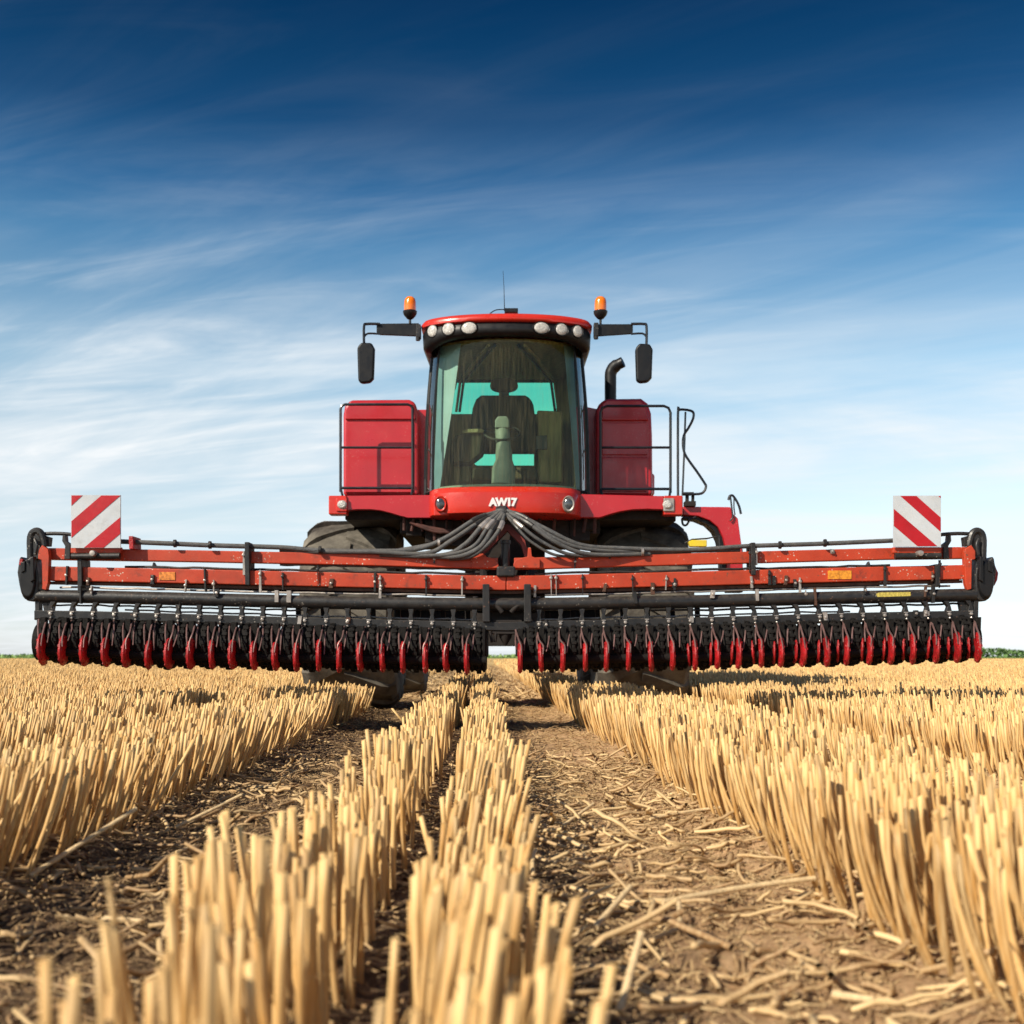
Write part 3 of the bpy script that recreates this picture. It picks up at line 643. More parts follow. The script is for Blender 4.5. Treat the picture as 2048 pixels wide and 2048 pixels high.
for bx in (820, 1201):
    c = P(bx, 620, 10.45); b_ = obj('beacon', MB().lathe([(-.12, .010), (-.085, .010), (-.075, .028), (-.05, .050), (-.03, .060), (-.012, .062), (-.006, .052)], c, 'z', 20).tube([c + Vector((0, 0, -.12)), c + Vector((0.0, 0, -.075))], .011, 8), BLACKP, H)
    obj('amber_lens', MB().lathe([(-.008, .052), (.03, .053), (.075, .050), (.098, .043), (.112, .028), (.117, .006)], c, 'z', 24), AMBER, b_, angle=60)
# exhaust
ex = MB().tube([P(1221, 830, 11.7), P(1221, 765, 11.7), P(1222, 745, 11.7), P(1230, 733, 11.69), P(1246, 724, 11.66)], [.057, .057, .058, .06, .052], 18, 5)
obj('exhaust_pipe', ex, BLACKP, H, angle=50)
# side boxes
def rounded_box(name, poly, Y, dep, mtl, bev=.035): return obj(name, MB().prismpx(poly, Y, dep), mtl, H, bevel=bev)
lb = rounded_box('side_tank', [(686, 992), (686, 830), (689, 812), (700, 799), (818, 798), (830, 804), (837, 830), (838, 992)], 11.15, 1.3, RED)
obj('tank_lid', MB().prismpx([(690, 839), (690, 820), (700, 803), (816, 802), (826, 808), (831, 839)], 11.12, .10), RED, lb, bevel=.012)
obj('tank_panel', MB().prismpx([(691, 843), (827, 843), (827, 985), (690, 985)], 11.135, .05), RED, lb, bevel=.008)
rb = rounded_box('side_tank', [(1192, 992), (1192, 820), (1198, 808), (1210, 797), (1283, 796), (1296, 806), (1303, 826), (1305, 870), (1306, 992)], 11.15, 1.3, RED)
obj('tank_lid', MB().prismpx([(1204, 841), (1204, 808), (1213, 800), (1280, 800), (1292, 810), (1298, 841)], 11.12, .10), RED, rb, bevel=.012)
for a, b in ((845, 910), (914, 983)): obj('tank_panel', MB().prismpx([(1204, a), (1295, a), (1295, b), (1204, b)], 11.135, .05), RED, rb, bevel=.008)
for p_ in ([(826, 992), (826, 819), (872, 819), (872, 992)], [(1150, 992), (1150, 814), (1166, 812), (1196, 818), (1196, 992)]):
    rounded_box('inner_panel', p_, 11.4, .5, RED, .01)
# rear body low enough that the sky shows through the cab
rounded_box('engine_deck', [(700, 992), (700, 945), (1310, 945), (1310, 992)], 12.6, 3.6, RED, .04)
# railings
def rail(x0, y0, x1, y1, ymid, c_=10):
    p = [(x0, y1), (x0, y0 + c_), (x0 + c_ * .3, y0 + c_ * .3), (x0 + c_, y0), (x1 - c_, y0), (x1 - c_ * .3, y0 + c_ * .3), (x1, y0 + c_), (x1, y1)]
    m_ = MB().tube([P(a, b, 10.85) for a, b in p], .0125, 8); m_.tube([P(x0, ymid, 10.85), P(x1, ymid, 10.85)], .0115, 8)
    m_.tube([P(x0, y1 - 8, 10.85), P(x1, y1 - 8, 10.85)], .0125, 8)
    for x_ in (x0, x1): m_.tube([P(x_, y1 - 8, 10.85), P(x_ + (4 if x_ == x0 else -2), y1 + 7, 10.8)], .0115, 8)
    return obj('railing', m_, RAILM, H)
rail(681, 809, 825, 984, 895, 9); rail(1201, 812, 1341, 986, 895, 13)
m_ = MB().tube([P(1356, 995, 10.8), P(1356, 828, 10.8), P(1359, 821, 10.8), P(1364, 819, 10.8), P(1380, 821, 10.8), P(1387, 826, 10.8), P(1386, 838, 10.8), P(1377, 856, 10.8), P(1369, 868, 10.8), P(1366, 882, 10.8), P(1367, 898, 10.8), P(1373, 914, 10.8), P(1393, 942, 10.8), P(1409, 966, 10.8), P(1412, 973, 10.8), P(1408, 983, 10.8), P(1398, 988, 10.8), P(1368, 988, 10.8)], .0115, 8, 3)
m_.tube([P(1371, 824, 10.83), P(1369, 890, 10.83), P(1365, 990, 10.83)], .009, 8)
obj('handrail', m_, RAILM, H)
# deck fascia
FL = [(657, 992), (868, 990), (868, 1035), (816, 1035), (800, 1031), (780, 1025), (760, 1020), (740, 1018), (715, 1018), (694, 1021), (694, 1029), (659, 1029)]
FR = [(1152, 988), (1327, 992), (1327, 1019), (1295, 1018), (1265, 1019), (1240, 1023), (1218, 1029), (1200, 1035), (1152, 1035)]
f1 = obj('deck_fascia', MB().prismpx(FL[:-3] + [(694, 1020), (694, 992.3)][:1] + [(694, 992)], 10.42, .1), RED, H, bevel=.006)
f2 = obj('deck_fascia', MB().prismpx(FR, 10.42, .1), RED, H, bevel=.006)
obj('corner_block', MB().boxpx(657, 991, 693.5, 1029, 10.40, .13), RED2, f1, bevel=.012)
obj('corner_block', MB().boxpx(1327.5, 991, 1366, 1030, 10.40, .13), RED2, f2, bevel=.012)
for (x_, par) in ((683, f1), (1338, f2)):
    bz = MB().boxpx(x_ - 11, 996, x_ + 11, 1023, 10.385, .02); bo = obj('marker_light', bz, RED2 if par is f1 else STEEL, par, bevel=.01)
deck = MB(); deck.boxpx(662, 992, 1362, 1004, 10.5, 1.7); obj('deck_plate', deck, CHASSIS, H)
# lens on marker lights
for (x_, par) in ((684, f1), (1335, f2)):
    obj('marker_lens', MB().lathe([(-.014, .01), (-.012, .03), (0, .042), (.02, .042)], P(x_, 1009, 10.38), 'y', 12, 1, .9), LAMP, par)
# centre bumper, bulging forward
def bump_loop(k, px0, px1, n=26):
    pts = []
    for i in range(n + 1):
        t = i / n * 2 - 1; pxx = (px0 + px1) / 2 + (px1 - px0) / 2 * t; yy = 10.42 - .30 * math.sqrt(max(0, 1 - abs(t) ** 3.2)) + k[1]
        p = P(pxx, 1000, 10.3); pts.append(Vector((p.x, yy, k[0])))
    return pts
prof = [(1.700, .10), (1.702, .03), (1.712, .0), (1.80, -.012), (1.885, -.004), (1.893, .006), (1.90, .012), (1.915, .03), (1.935, .05), (1.943, .10)]
m = MB().loft([bump_loop(k, 857, 1163) + [Vector((.60, 10.7, k[0])), Vector((-.72, 10.7, k[0]))] for k in prof])
bump_ = obj('front_bumper', m, RED2, H, angle=40)
txt = bpy.data.curves.new('lettering', 'FONT'); txt.body = 'AW17'; txt.size = .088; txt.extrude = .002; txt.offset = .0055; txt.align_x = 'CENTER'; txt.space_character = .92
to = bpy.data.objects.new('lettering', txt); COL.objects.link(to); bpy.context.view_layer.update()
me = bpy.data.meshes.new_from_object(to.evaluated_get(bpy.context.evaluated_depsgraph_get())); bpy.data.objects.remove(to)
tv = [(v.co.x, v.co.y, v.co.z) for v in me.vertices]; tp = [tuple(p.vertices) for p in me.polygons]
pt = P(1006, 1011, 10.10); rr2 = np.random.default_rng(4)
mb = MB().add([Vector((pt.x + x_ * 1.0, 10.102 - z_, pt.z + y_ + rr2.normal() * .0012)) for x_, y_, z_ in tv], tp)
obj('lettering', mb, WTEXT, bump_, smooth=False)
for (x_, yy) in ((881, 10.18), (1137, 10.16)):
    p = P(x_, 1008, yy); hs = obj('headlight', MB().lathe([(-.012, .05), (-.02, .062), (-.01, .07), (.05, .07)], p, 'y', 20, .75, 1), RED2 if x_ < 1000 else STEEL, bump_)
    obj('headlight_lens', MB().lathe([(-.024, .005), (-.022, .03), (-.014, .047), (.0, .049)], p + Vector((0, .0, 0)), 'y', 20, .75, 1), mat('headlight_glass', (.06, .065, .07), .15, coat=1, var=.5, vscale=60), hs)
obj('lamp_pod', MB().prismpx([(867, 991), (900, 990), (906, 996), (906, 1020), (897, 1031), (867, 1032)], 10.2, .25), RED2, bump_, bevel=.012)
# chassis mass below the deck
m = MB(); m.boxpx(690, 1015, 1335, 1040, 10.6, 1.6); m.boxpx(800, 1030, 1200, 1068, 10.65, 1.6)
for (a, b, c_, d) in ((812, 1035, 845, 1072), (850, 1040, 905, 1086), (900, 1030, 960, 1092), (960, 1030, 1060, 1120), (1060, 1035, 1140, 1090), (1140, 1036, 1180, 1082), (1165, 1030, 1192, 1060)):
    m.boxpx(a, b, c_, d, 10.55 + random.random() * .1, .5)
m.boxpx(695, 1025, 740, 1043, 10.7, .4); m.boxpx(1300, 1020, 1352, 1043, 10.7, .4)
obj('chassis', m, CHASSIS, H, bevel=.012)
RUST = mat('rusty_fitting', (.06, .018, .012), .7, var=.6, vscale=9)
for x_ in (808, 828, 841, 868, 893, 925, 1080, 1110, 1150, 1172, 1190): obj('chassis_fitting', MB().tube([P(x_, 1035, 10.5), P(x_ + random.uniform(-6, 6), 1060 + random.random() * 22, 10.5)], random.uniform(.008, .02), 8), RUST, H)
m = MB()
for i in range(7): m.tube([P(820 + i * 12, 1045 + i * 3, 10.47), P(880 + i * 14, 1065, 10.45), P(940 + i * 8, 1050 + i * 4, 10.47)], .012, 8, 5)
obj('cable_loom', m, RUST, H)
m = MB().tube([P(700, 1250, 11.6), P(1290, 1250, 11.6)], .16, 16); m.boxpx(930, 1080, 1090, 1290, 11.2, 1.4)
obj('front_axle', m, CHASSIS, H)
# right side arm
m = MB().prismpx([(1366, 1013), (1461, 1014), (1466, 1027), (1476, 1037), (1484, 1095), (1487, 1150), (1455, 1150), (1451, 1095), (1446, 1074), (1436, 1054), (1420, 1041), (1396, 1032), (1366, 1030)], 10.85, .16)
ra = obj('side_arm', m, RED, H, bevel=.008)
m = MB(); inner = [(1487, 1160), (1453, 1160), (1450, 1097), (1444, 1075), (1434, 1056), (1418, 1043), (1394, 1034), (1368, 1032), (1368, 1036), (1392, 1039), (1414, 1048), (1428, 1061), (1437, 1079), (1442, 1100), (1445, 1160)]
obj('arm_edge', MB().prismpx(inner[1:], 10.90, .2), BLACKP, ra); obj('arm_foot', MB().boxpx(1453, 1097, 1486, 1185, 10.93, .12), CHASSIS, ra, bevel=.01)
m = MB().tube([P(1457, 1000, 10.83), P(1459, 993, 10.83), P(1465, 991, 10.83), P(1472, 1000, 10.83), P(1478, 1012, 10.83), P(1482, 1028, 10.83)], .011, 8, 4)
m.tube([P(1461, 994, 10.83), P(1464, 1020, 10.83), P(1465, 1035, 10.83), P(1460, 1042, 10.83)], .008, 8, 4); m.tube([P(1468, 996, 10.83), P(1468, 1015, 10.83), P(1470, 1030, 10.83)], .006, 8, 3)
obj('hook', m, RAILM, ra)
m = MB().tube([P(1392, 1034, 10.83), P(1380, 1040, 10.83), P(1373, 1050, 10.83), P(1366, 1049, 10.83), P(1365, 1038, 10.83), P(1375, 1036, 10.83), P(1378, 1042, 10.83)], .010, 8, 4); obj('hook', m, RAILM, ra)
m = MB().boxpx(1367, 984, 1388, 988, 10.8, .12); m.boxpx(1372, 988, 1378, 1012, 10.82, .05); m.boxpx(1384, 988, 1389, 1012, 10.82, .05); m.boxpx(1370, 1002, 1392, 1012, 10.8, .1)
obj('hinge_bracket', m, CHASSIS, ra, bevel=.003)
# wheels
def tyre_loft(cx_, w, rad, cy_=11.6):
    hw = w / 2; prof = [(-hw * .62, rad * .52), (-hw * .9, rad * .60), (-hw, rad * .75), (-hw * .97, rad * .88), (-hw * .86, rad * .945), (-hw * .5, rad * .962), (0, rad * .968), (hw * .5, rad * .962), (hw * .86, rad * .945), (hw * .97, rad * .88), (hw, rad * .75), (hw * .9, rad * .60), (hw * .62, rad * .52)]
    m_ = MB().lathe(prof, (cx_, cy_, rad), 'x', 56)
    nl = 15
    for k in range(nl):
        for s_ in (-1, 1):
            a0 = 2 * math.pi * (k + (.5 if s_ > 0 else 0)) / nl
            loops = []
            for i in range(8):
                t = i / 7; xx = s_ * hw * (-.06 + 1.05 * t); aa = a0 - .30 * t ** 1.2 ; wdt = (.060 + .030 * t); base = rad * (.93 if t < .8 else .93 - (t - .8) * .55); top = rad * (1.0 if t < .8 else 1.0 - (t - .8) * .42)
                pts = []
                for (rr, da) in ((base, -wdt * 1.25), (top, -wdt), (top, wdt), (base, wdt * 1.25)):
                    pts.append(Vector((cx_ + xx, cy_ + rr * math.sin(aa + da), rad + rr * math.cos(aa + da))))
                loops.append(pts)
            m_.loft(loops)
    return m_
for (name, cx_, w, rad, cy_) in (('front_wheel', -1.50, .86, .90, 11.6), ('front_wheel', 1.215, .86, .90, 11.6), ('rear_wheel', -1.35, .5, .62, 15.4), ('rear_wheel', 1.1, .5, .62, 15.4)):
    s_ = -1 if cx_ < 0 else 1
    rim = MB().lathe([(-.18, rad * .30), (-.2, rad * .52), (.2, rad * .52), (.2 , rad * .30)], (cx_, cy_, rad), 'x', 32); rim.lathe([(s_ * .0, rad * .49), (s_ * .05, rad * .2), (s_ * .16, rad * .18), (s_ * .17, .02)], (cx_, cy_, rad), 'x', 24)
    wo = obj(name, rim, RED, H); obj('tyre', tyre_loft(cx_, w, rad, cy_), RUBBER, wo, angle=30)

# ================================================================== HEADER
Y0 = 8.0
D = empty('roller_header', (-0.03, Y0, 0)); tag(D, 'wide orange and black folding roller header with red discs, raised over the stubble', 'roller header')
def interp(pts, x):
    for (a, b), (c_, d) in zip(pts, pts[1:]):
        if x <= c_: return b + (d - b) * (x - a) / (c_ - a)
    return pts[-1][1]
def beam(name, pts, hpx, Y, dep, mtl, bev=.006, par=D):
    # pts = centre line (px,py); one straight run of square section following it
    loops = []
    for (x_, y_) in pts:
        hh = (hpx if not callable(hpx) else hpx(x_)) / 2
        a = P(x_, y_ - hh, Y); b = P(x_, y_ + hh, Y); loops.append([a, a + Vector((0, dep, 0)), b + Vector((0, dep, 0)), b])
    return obj(name, MB().loft(loops), mtl, par, bevel=bev)
tb1 = beam('upper_beam', [(80, 1107), (400, 1112), (700, 1118), (940, 1125), (996, 1127)], 23, 8.0, .08, ORANGE)
tb2 = beam('upper_beam', [(1028, 1127), (1080, 1126), (1400, 1117), (1780, 1107), (1948, 1105)], 23, 8.0, .08, ORANGE)
for par, pl in ((tb1, [(944, 1116), (950, 1108), (966, 1107), (974, 1114), (990, 1118), (997, 1128), (997, 1136), (944, 1136)]), (tb2, [(1027, 1136), (1027, 1127), (1033, 1119), (1046, 1115), (1055, 1113), (1056, 1095), (1062, 1095), (1064, 1113), (1080, 1118), (1080, 1136)])):
    obj('hinge_plate', MB().prismpx(pl, 7.975, .13), ORANGE, par, bevel=.004)
lb1 = beam('lower_beam', [(98, 1147), (400, 1153), (700, 1160), (1000, 1166), (1012, 1166)], 29, 7.96, .12, ORANGE, .008)
lb2 = beam('lower_beam', [(1013, 1166), (1080, 1165), (1400, 1157), (1700, 1149), (1930, 1144)], 29, 7.96, .12, ORANGE, .008)
beam('rear_tube', [(300, 1168), (700, 1180), (1012, 1187), (1400, 1178), (1760, 1166)], 13, 8.25, .06, CHASSIS)
def tubeline(name, pts, r, Y, mtl, par=D): return obj(name, MB().tube([P(a, b, Y) for a, b in pts], r, 20), mtl, par, angle=50)
TU = [(74, 1192), (200, 1194), (400, 1199), (700, 1206), (970, 1209), (1014, 1209), (1060, 1209), (1400, 1203), (1700, 1195), (1950, 1190)]
BA = [(68, 1229), (200, 1231), (400, 1237), (700, 1246), (970, 1252), (1014, 1253), (1060, 1251), (1400, 1243), (1700, 1234), (1956, 1229)]
tu = tubeline('main_tube', TU, .0435, 7.97, BLACK)
ba = beam('tool_bar', BA, 17, 7.92, .07, BLACK, .005)
ba2 = beam('rear_tool_bar', [(a, b + 3) for a, b in BA], 16, 8.18, .06, CHASSIS, .005)
# struts between the main tube and the tool bar, with bolts
xs = [101 + 42.4 * i for i in range(21)] + [1078 + 43.2 * i for i in range(21)]
for i, x_ in enumerate(xs):
    yt = interp(TU, x_) + 9; yb = interp(BA, x_) - 5; lean = (6 if x_ < 350 else 0) if x_ < 1014 else (-7 if x_ > 1500 else 0)
    m = MB().prismpx([(x_ - 6 + lean, yt), (x_ + 6 + lean, yt), (x_ + 3, (yt + yb) / 2), (x_ + 6, yb), (x_ - 7, yb), (x_ - 3, (yt + yb) / 2)], 7.945, .045)
    s_ = obj('strut', m, BLACK, ba, bevel=.003, smooth=False)
    p = P(x_, yb + 3, 7.913); mm = MB().lathe([(-.012, .006), (-.010, .011), (.012, .011)], p, 'y', 6); mm.lathe([(-.010, .004), (-.008, .007), (.012, .007)], p + Vector((.002, 0, -.026)), 'y', 6)
    mm.boxpx(x_ - 4, yb - 3, x_ + 4, yb - 1, 7.91, .02)
    obj('bolt', mm, STEEL, s_)
# press-roller rings (black) and red discs, one set per strut
BOT = [(72, 1329), (300, 1338), (600, 1344), (960, 1348), (1040, 1347), (1300, 1343), (1600, 1335), (1960, 1325)]
def wheelmesh(kind):
    if kind == 'disc':
        m_ = MB().lathe([(-.014, .02), (-.0165, .055), (-.015, .073), (-.006, .092), (.004, .093), (.013, .080), (.0165, .055), (.014, .02)], (0, 0, 0), 'x', 32)
        for k in range(22):
            a = k * math.pi / 11; m_.box((0.004 * (-1) ** k, .078 * math.cos(a), .078 * math.sin(a)), (.022, .012, .014), Matrix.Rotation(a, 3, 'X'))
        return m_
    m_ = MB().lathe([(-.056, .05), (-.056, .135), (-.048, .150), (-.036, .150), (-.026, .138), (-.012, .145), (.0, .158), (.012, .156), (.022, .138), (.034, .152), (.046, .150), (.056, .13), (.056, .05)], (0, 0, 0), 'x', 40)
    for k in range(20):
        a = k * math.pi / 10; m_.box((.005, .151 * math.cos(a), .151 * math.sin(a)), (.03, .02, .022), Matrix.Rotation(a, 3, 'X'))
    return m_
RUSTY = mat('rusty_dirt', (0.07, 0.025, 0.014), .7, var=.6, vscale=12, dust=.4, dust_col=(.16, .09, .05))
RING = mat('roller_iron', (0.006, 0.005, 0.0045), 0.75, var=0.5, vscale=25, dust=0.15, dust_col=(.03, .02, .012), bump=.4, spec=.25)
disc0 = ring0 = None
dx = [85 + 42.45 * i for i in range(21)]; dxr = [1040 + 0 * 0] + [1083 + 43.7 * i for i in range(21)]
SPX = F / 7.85
for i, x_ in enumerate(dx + dxr):
    yb = interp(BOT, x_); pc = P(x_, yb, 7.80); c = Vector((pc.x, 7.80, pc.z + .101))
    rj = np.random.default_rng(i + 50); c = c + Vector((rj.normal() * .004, 0, rj.normal() * .003))
    tilt = rj.normal() * .035 + .10 * (x_ - 1014) / 900 * (1 if x_ < 1014 else 1.9)
    if disc0 is None:
        dm = wheelmesh('disc'); disc0 = obj('disc', dm, DISCRED, D, angle=40); d = disc0; rm = wheelmesh('ring'); ring0 = obj('press_ring', rm, RING, D, angle=40); r_ = ring0
    else:
        d = disc0.copy(); COL.objects.link(d); r_ = ring0.copy() if i != len(dx + dxr) - 1 else None
        if r_: COL.objects.link(r_)
    d.location = c - WPOS[D]; WPOS[d] = c; d.rotation_euler = (random.random(), rj.normal() * .03, -tilt); sc_ = 1 + rj.normal() * .03; d.scale = (1, sc_ * 1.1, sc_ * 1.1)
    if x_ > 1380:
        d2 = copy_to(d, D, (-.030 - .012 * rj.random(), .06, .008)); d2.scale = (.6, .93, .93); d2.rotation_euler = (random.random(), rj.normal() * .05, -tilt * 1.4)
    cr_ = Vector((c.x + .070, 7.96, c.z + .060))
    if r_: r_.location = cr_ - WPOS[D]; WPOS[r_] = cr_; r_.rotation_euler = (random.random() * 3, 0, 0)
    # curved holder arm and two scraper tines from the tool bar to each disc
    yt = interp(BA, x_) + 7
    sg_ = 1 if x_ < 1014 else -1
    top = P(x_ + 9 * sg_, yt, 7.93); mid = P(x_ + 3 * sg_ + rj.normal() * 2, yt + 22, 7.75); end = P(x_ - 2 * sg_ + rj.normal() * 1.5, yb - 55, 7.72)
    tines = MB().tube([top, mid, end, P(x_ - 3 * sg_, yb - 38, 7.705)], [.0065, .006, .005, .0035], 6, 3)
    tines.tube([P(x_ - 7, yt, 7.95), P(x_ - 9, yt + 20, 7.80), P(x_ - 8, yb - 48, 7.74)], [.006, .0055, .004], 6, 3)
    if i != len(dx + dxr) - 1: tines.tube([P(x_ + 15, yt, 7.95), P(x_ + 13 + rj.normal() * 2, yt + 20, 7.82), P(x_ + 9 + rj.normal() * 2, yb - 45 + rj.normal() * 4, 7.76)], [.006, .0055, .004], 6, 3)
    t_ = obj('scraper_tine', tines, TINE, D)
    hang = MB().prismpx([(x_ - 5, yt - 2), (x_ + 6, yt - 2), (x_ + 4, yb - 36), (x_ - 2, yb - 36)], 7.84, .05)
    if i != len(dx + dxr) - 1: hang.prismpx([(x_ + 12, yt - 2), (x_ + 20, yt - 2), (x_ + 24, yb - 30), (x_ + 16, yb - 30)], 7.92, .05)
    obj('disc_holder', hang, RING, D, bevel=.003)
for (a, b) in ((78, 972), (1036, 1950)):
    ya, yb = interp(BOT, a) - 44, interp(BOT, b) - 44
    n_ = 8; pts = [(a + (b - a) * i / n_, interp(BOT, a + (b - a) * i / n_) - 46) for i in range(n_ + 1)]
    tubeline('roller_shaft', pts, .125, 7.99, RING); tubeline('disc_shaft', [(x_, y_ + 19) for x_, y_ in pts], .03, 7.83, RING)
    for e in (a, b):
        obj('bearing_plate', MB().prismpx([(e - 5, interp(BA, e)), (e + 5, interp(BA, e)), (e + 5, interp(BOT, e) - 34), (e - 5, interp(BOT, e) - 34)], 7.97, .05), BLACK, D, bevel=.004)
# straps and clips along the beams
STR = [(158, 1119, 1182), (487, 1102, 1150), (635, 1131, 1172), (760, 1150, 1200), (852, 1150, 1192), (924, 1152, 1192), (1102, 1148, 1192), (1112, 1148, 1192), (1165, 1148, 1190), (1265, 1150, 1205), (1500, 1098, 1145), (1513, 1096, 1130), (1539, 1140, 1170), (1600, 1155, 1186), (1612, 1180, 1200), (1770, 1130, 1172), (1880, 1120, 1176), (520, 1140, 1185), (565, 1145, 1180), (427, 1160, 1188), (1333, 1150, 1180)]
for x_, a, b in STR:
    wv = random.choice((2.2, 3, 4)); m = MB().prismpx([(x_ - wv / 2, a), (x_ + wv / 2, a), (x_ + wv / 2 + random.uniform(-2, 2), b), (x_ - wv / 2 + random.uniform(-2, 2), b)], 7.942, .014)
    m.lathe([(-.01, .006), (-.008, .011), (.01, .011)], P(x_, a + 8, 7.94), 'y', 8)
    obj('strap', m, STEEL if random.random() < .6 else BLACK, D, bevel=.001)
for x_, y0_, y1_ in ((159, 1118, 1185), (494, 1084, 1170), (1507, 1085, 1150), (1876, 1128, 1172), (262, 1072, 1098)):
    obj('clamp_bracket', MB().prismpx([(x_ - 5, y0_), (x_ + 4, y0_), (x_ + 5, y1_), (x_ - 4, y1_)], 7.93, .17), BLACK if x_ != 262 else DISCRED, D, bevel=.004)
for x_, y_ in ((310, 1132), (1735, 1130)):
    s_ = 1 if x_ < 1014 else -1
    obj('latch', MB().prismpx([(x_ - 8 * s_, y_ + 8), (x_ - 4 * s_, y_ - 8), (x_ + 0, y_ - 1), (x_ + 26 * s_, y_ + 5), (x_ + 24 * s_, y_ + 8)], 7.99, .05), BLACK, D, bevel=.003)
# labels on the beams
obj('yellow_label', MB().boxpx(1656, 1141, 1703, 1158, 7.955, .01), mat('amber_label', (.72, .26, .02), .5, var=.5, vscale=60), lb2)
obj('yellow_label', MB().boxpx(318, 1144, 350, 1160, 7.955, .01), mat('orange_label', (.62, .20, .03), .6, var=.6, vscale=60), lb1)
obj('yellow_label', MB().prismpx([(1752, 1188), (1758, 1185), (1821, 1184), (1821, 1192), (1755, 1194)], 7.925, .01), mat('gold_label', (.5, .4, .08), .6, var=.5, vscale=80), tu)
# end frames, end drums
for s_ in (-1, 1):
    fx = (lambda v: 1014 + s_ * (1014 - v)) if s_ > 0 else (lambda v: v)
    off = 0 if s_ < 0 else -8
    X_ = lambda v: fx(v) + off * 0
    if s_ > 0: X_ = lambda v: 2027 - v
    def pg(pl): return [(X_(a), b) for a, b in pl]
    ef = obj('end_plate', MB().prismpx(pg([(76, 1102), (84, 1090), (90, 1094), (96, 1098), (98, 1112), (96, 1165), (92, 1180), (84, 1178), (83, 1120), (76, 1118)]), 7.93, .05), ORANGE, D, bevel=.004)
    obj('end_arch', MB().tube([P(X_(62), 1135, 7.97), P(X_(61), 1100, 7.97), P(X_(61), 1078, 7.97), P(X_(65), 1066, 7.97), P(X_(74), 1062, 7.97), P(X_(83), 1068, 7.97), P(X_(88), 1085, 7.97), P(X_(89), 1092, 7.97)], .024, 10, 4), BLACK, ef)
    m = MB().tube([P(X_(86), 1068, 7.99), P(X_(110), 1067, 7.99), P(X_(142), 1069, 7.99), P(X_(160), 1074, 7.99)], .013, 8, 3)
    m.prismpx(pg([(125, 1070), (131, 1070), (132, 1082), (140, 1088), (140, 1118), (128, 1118), (130, 1092), (124, 1082)]), 7.98, .05); m.prismpx(pg([(86, 1070), (99, 1074), (97, 1092), (86, 1092)]), 7.98, .06); m.prismpx(pg([(64, 1072), (72, 1066), (84, 1070), (88, 1084), (82, 1100), (76, 1118), (64, 1118)]), 7.96, .06); m.tube([P(X_(69), 1078, 7.94), P(X_(74), 1090, 7.93), P(X_(70), 1110, 7.93)], .012, 8, 4)
    obj('end_link', m, BLACK, ef, bevel=.003)
    dr = MB().prismpx(pg([(38, 1118), (41, 1112), (48, 1120), (55, 1118), (62, 1112), (68, 1114), (72, 1125), (76, 1150), (76, 1185), (74, 1196), (66, 1203), (54, 1202), (45, 1192), (38, 1170), (34, 1145)]), 7.93, .2)
    dd = obj('end_drum', dr, BLACK, ef, bevel=.016)
    m = MB().lathe([(-.03, .03), (-.03, .075), (-.01, .09), (.02, .09)], P(X_(57), 1160, 7.94), 'y', 20, .62, 1.5); m.prismpx(pg([(60, 1115), (67, 1112), (68, 1160), (60, 1165)]), 7.89, .05); m.prismpx(pg([(40, 1125), (50, 1122), (50, 1142), (42, 1146)]), 7.9, .05)
    obj('drum_cover', m, BLACKP, dd, bevel=.006)
    if s_ > 0: obj('drum_rim', MB().prismpx(pg([(39, 1122), (35, 1135), (30, 1146), (32, 1160), (38, 1172), (37, 1145)]), 7.97, .1), DISCRED, dd, bevel=.005)
    else: obj('drum_rim', MB().prismpx(pg([(39, 1118), (38, 1130), (44, 1130), (46, 1118)]), 7.91, .1), DISCRED, dd, bevel=.003)
    m = MB().prismpx(pg([(69, 1175), (78, 1175), (79, 1234), (70, 1234)]), 7.95, .06); m.prismpx(pg([(83, 1200), (96, 1200), (94, 1224), (88, 1224)]), 7.97, .05); m.prismpx(pg([(96, 1203), (108, 1203), (104, 1226), (92, 1226)]), 7.97, .05)
    obj('end_bracket', m, BLACK, ef, bevel=.004)
# warning boards
def board(x0, y0, x1, y1, slash, red_lines):
    b_ = obj('warning_board', MB().boxpx(x0, y0, x1, y1, 7.90, .012), WHITE, D, bevel=.001)
    w, h = x1 - x0, y1 - y0
    def clip(poly):
        def cl(poly, inside, inter):
            o_ = []
            for i in range(len(poly)):
                a, b = poly[i - 1], poly[i]
                if inside(b):
                    if not inside(a): o_.append(inter(a, b))
                    o_.append(b)
                elif inside(a): o_.append(inter(a, b))
            return o_
        for ax, v, sg in ((0, x0 + .8, 1), (0, x1 - .8, -1), (1, y0 + .8, 1), (1, y1 - .8, -1)):
            if not poly: break
            poly = cl(poly, lambda p: (p[ax] - v) * sg >= 0, lambda a, b: tuple(a[k] + (b[k] - a[k]) * (v - a[ax]) / (b[ax] - a[ax]) for k in (0, 1)))
        return poly
    for pl in red_lines:
        pl = clip(pl)
        if len(pl) > 2: obj('red_stripe', MB().prismpx(pl, 7.8975, .003), SIGNRED, b_, smooth=False)
    return b_
def stripes(x0, y0, list_):   # list of (y at x0 top, y at x0 bottom, slope dy/dx, width)
    return [[(x0 - 5, a - sl * -5), (x0 + 120, a + sl * 125), (x0 + 120, b + sl * 125), (x0 - 5, b - sl * -5)] for a, b, sl in list_]
def band(x0, a, b, sl): return [(x0 - 5, a - 5 * sl), (x0 + 120, a + 120 * sl), (x0 + 120, b + 120 * sl), (x0 - 5, b - 5 * sl)]
board(142, 990, 241, 1096, -1, [band(142, 990 - 30, 1012, -.93), band(142, 1043, 1076, -.86), band(142, 1117, 1150, -.84)])
board(1787, 991, 1882, 1093, 1, [band(1787, 979, 980, .9)[:0] or band(1787, 951, 979.5, .89), band(1787, 1017, 1051, .86), band(1787, 850, 911, .9)])
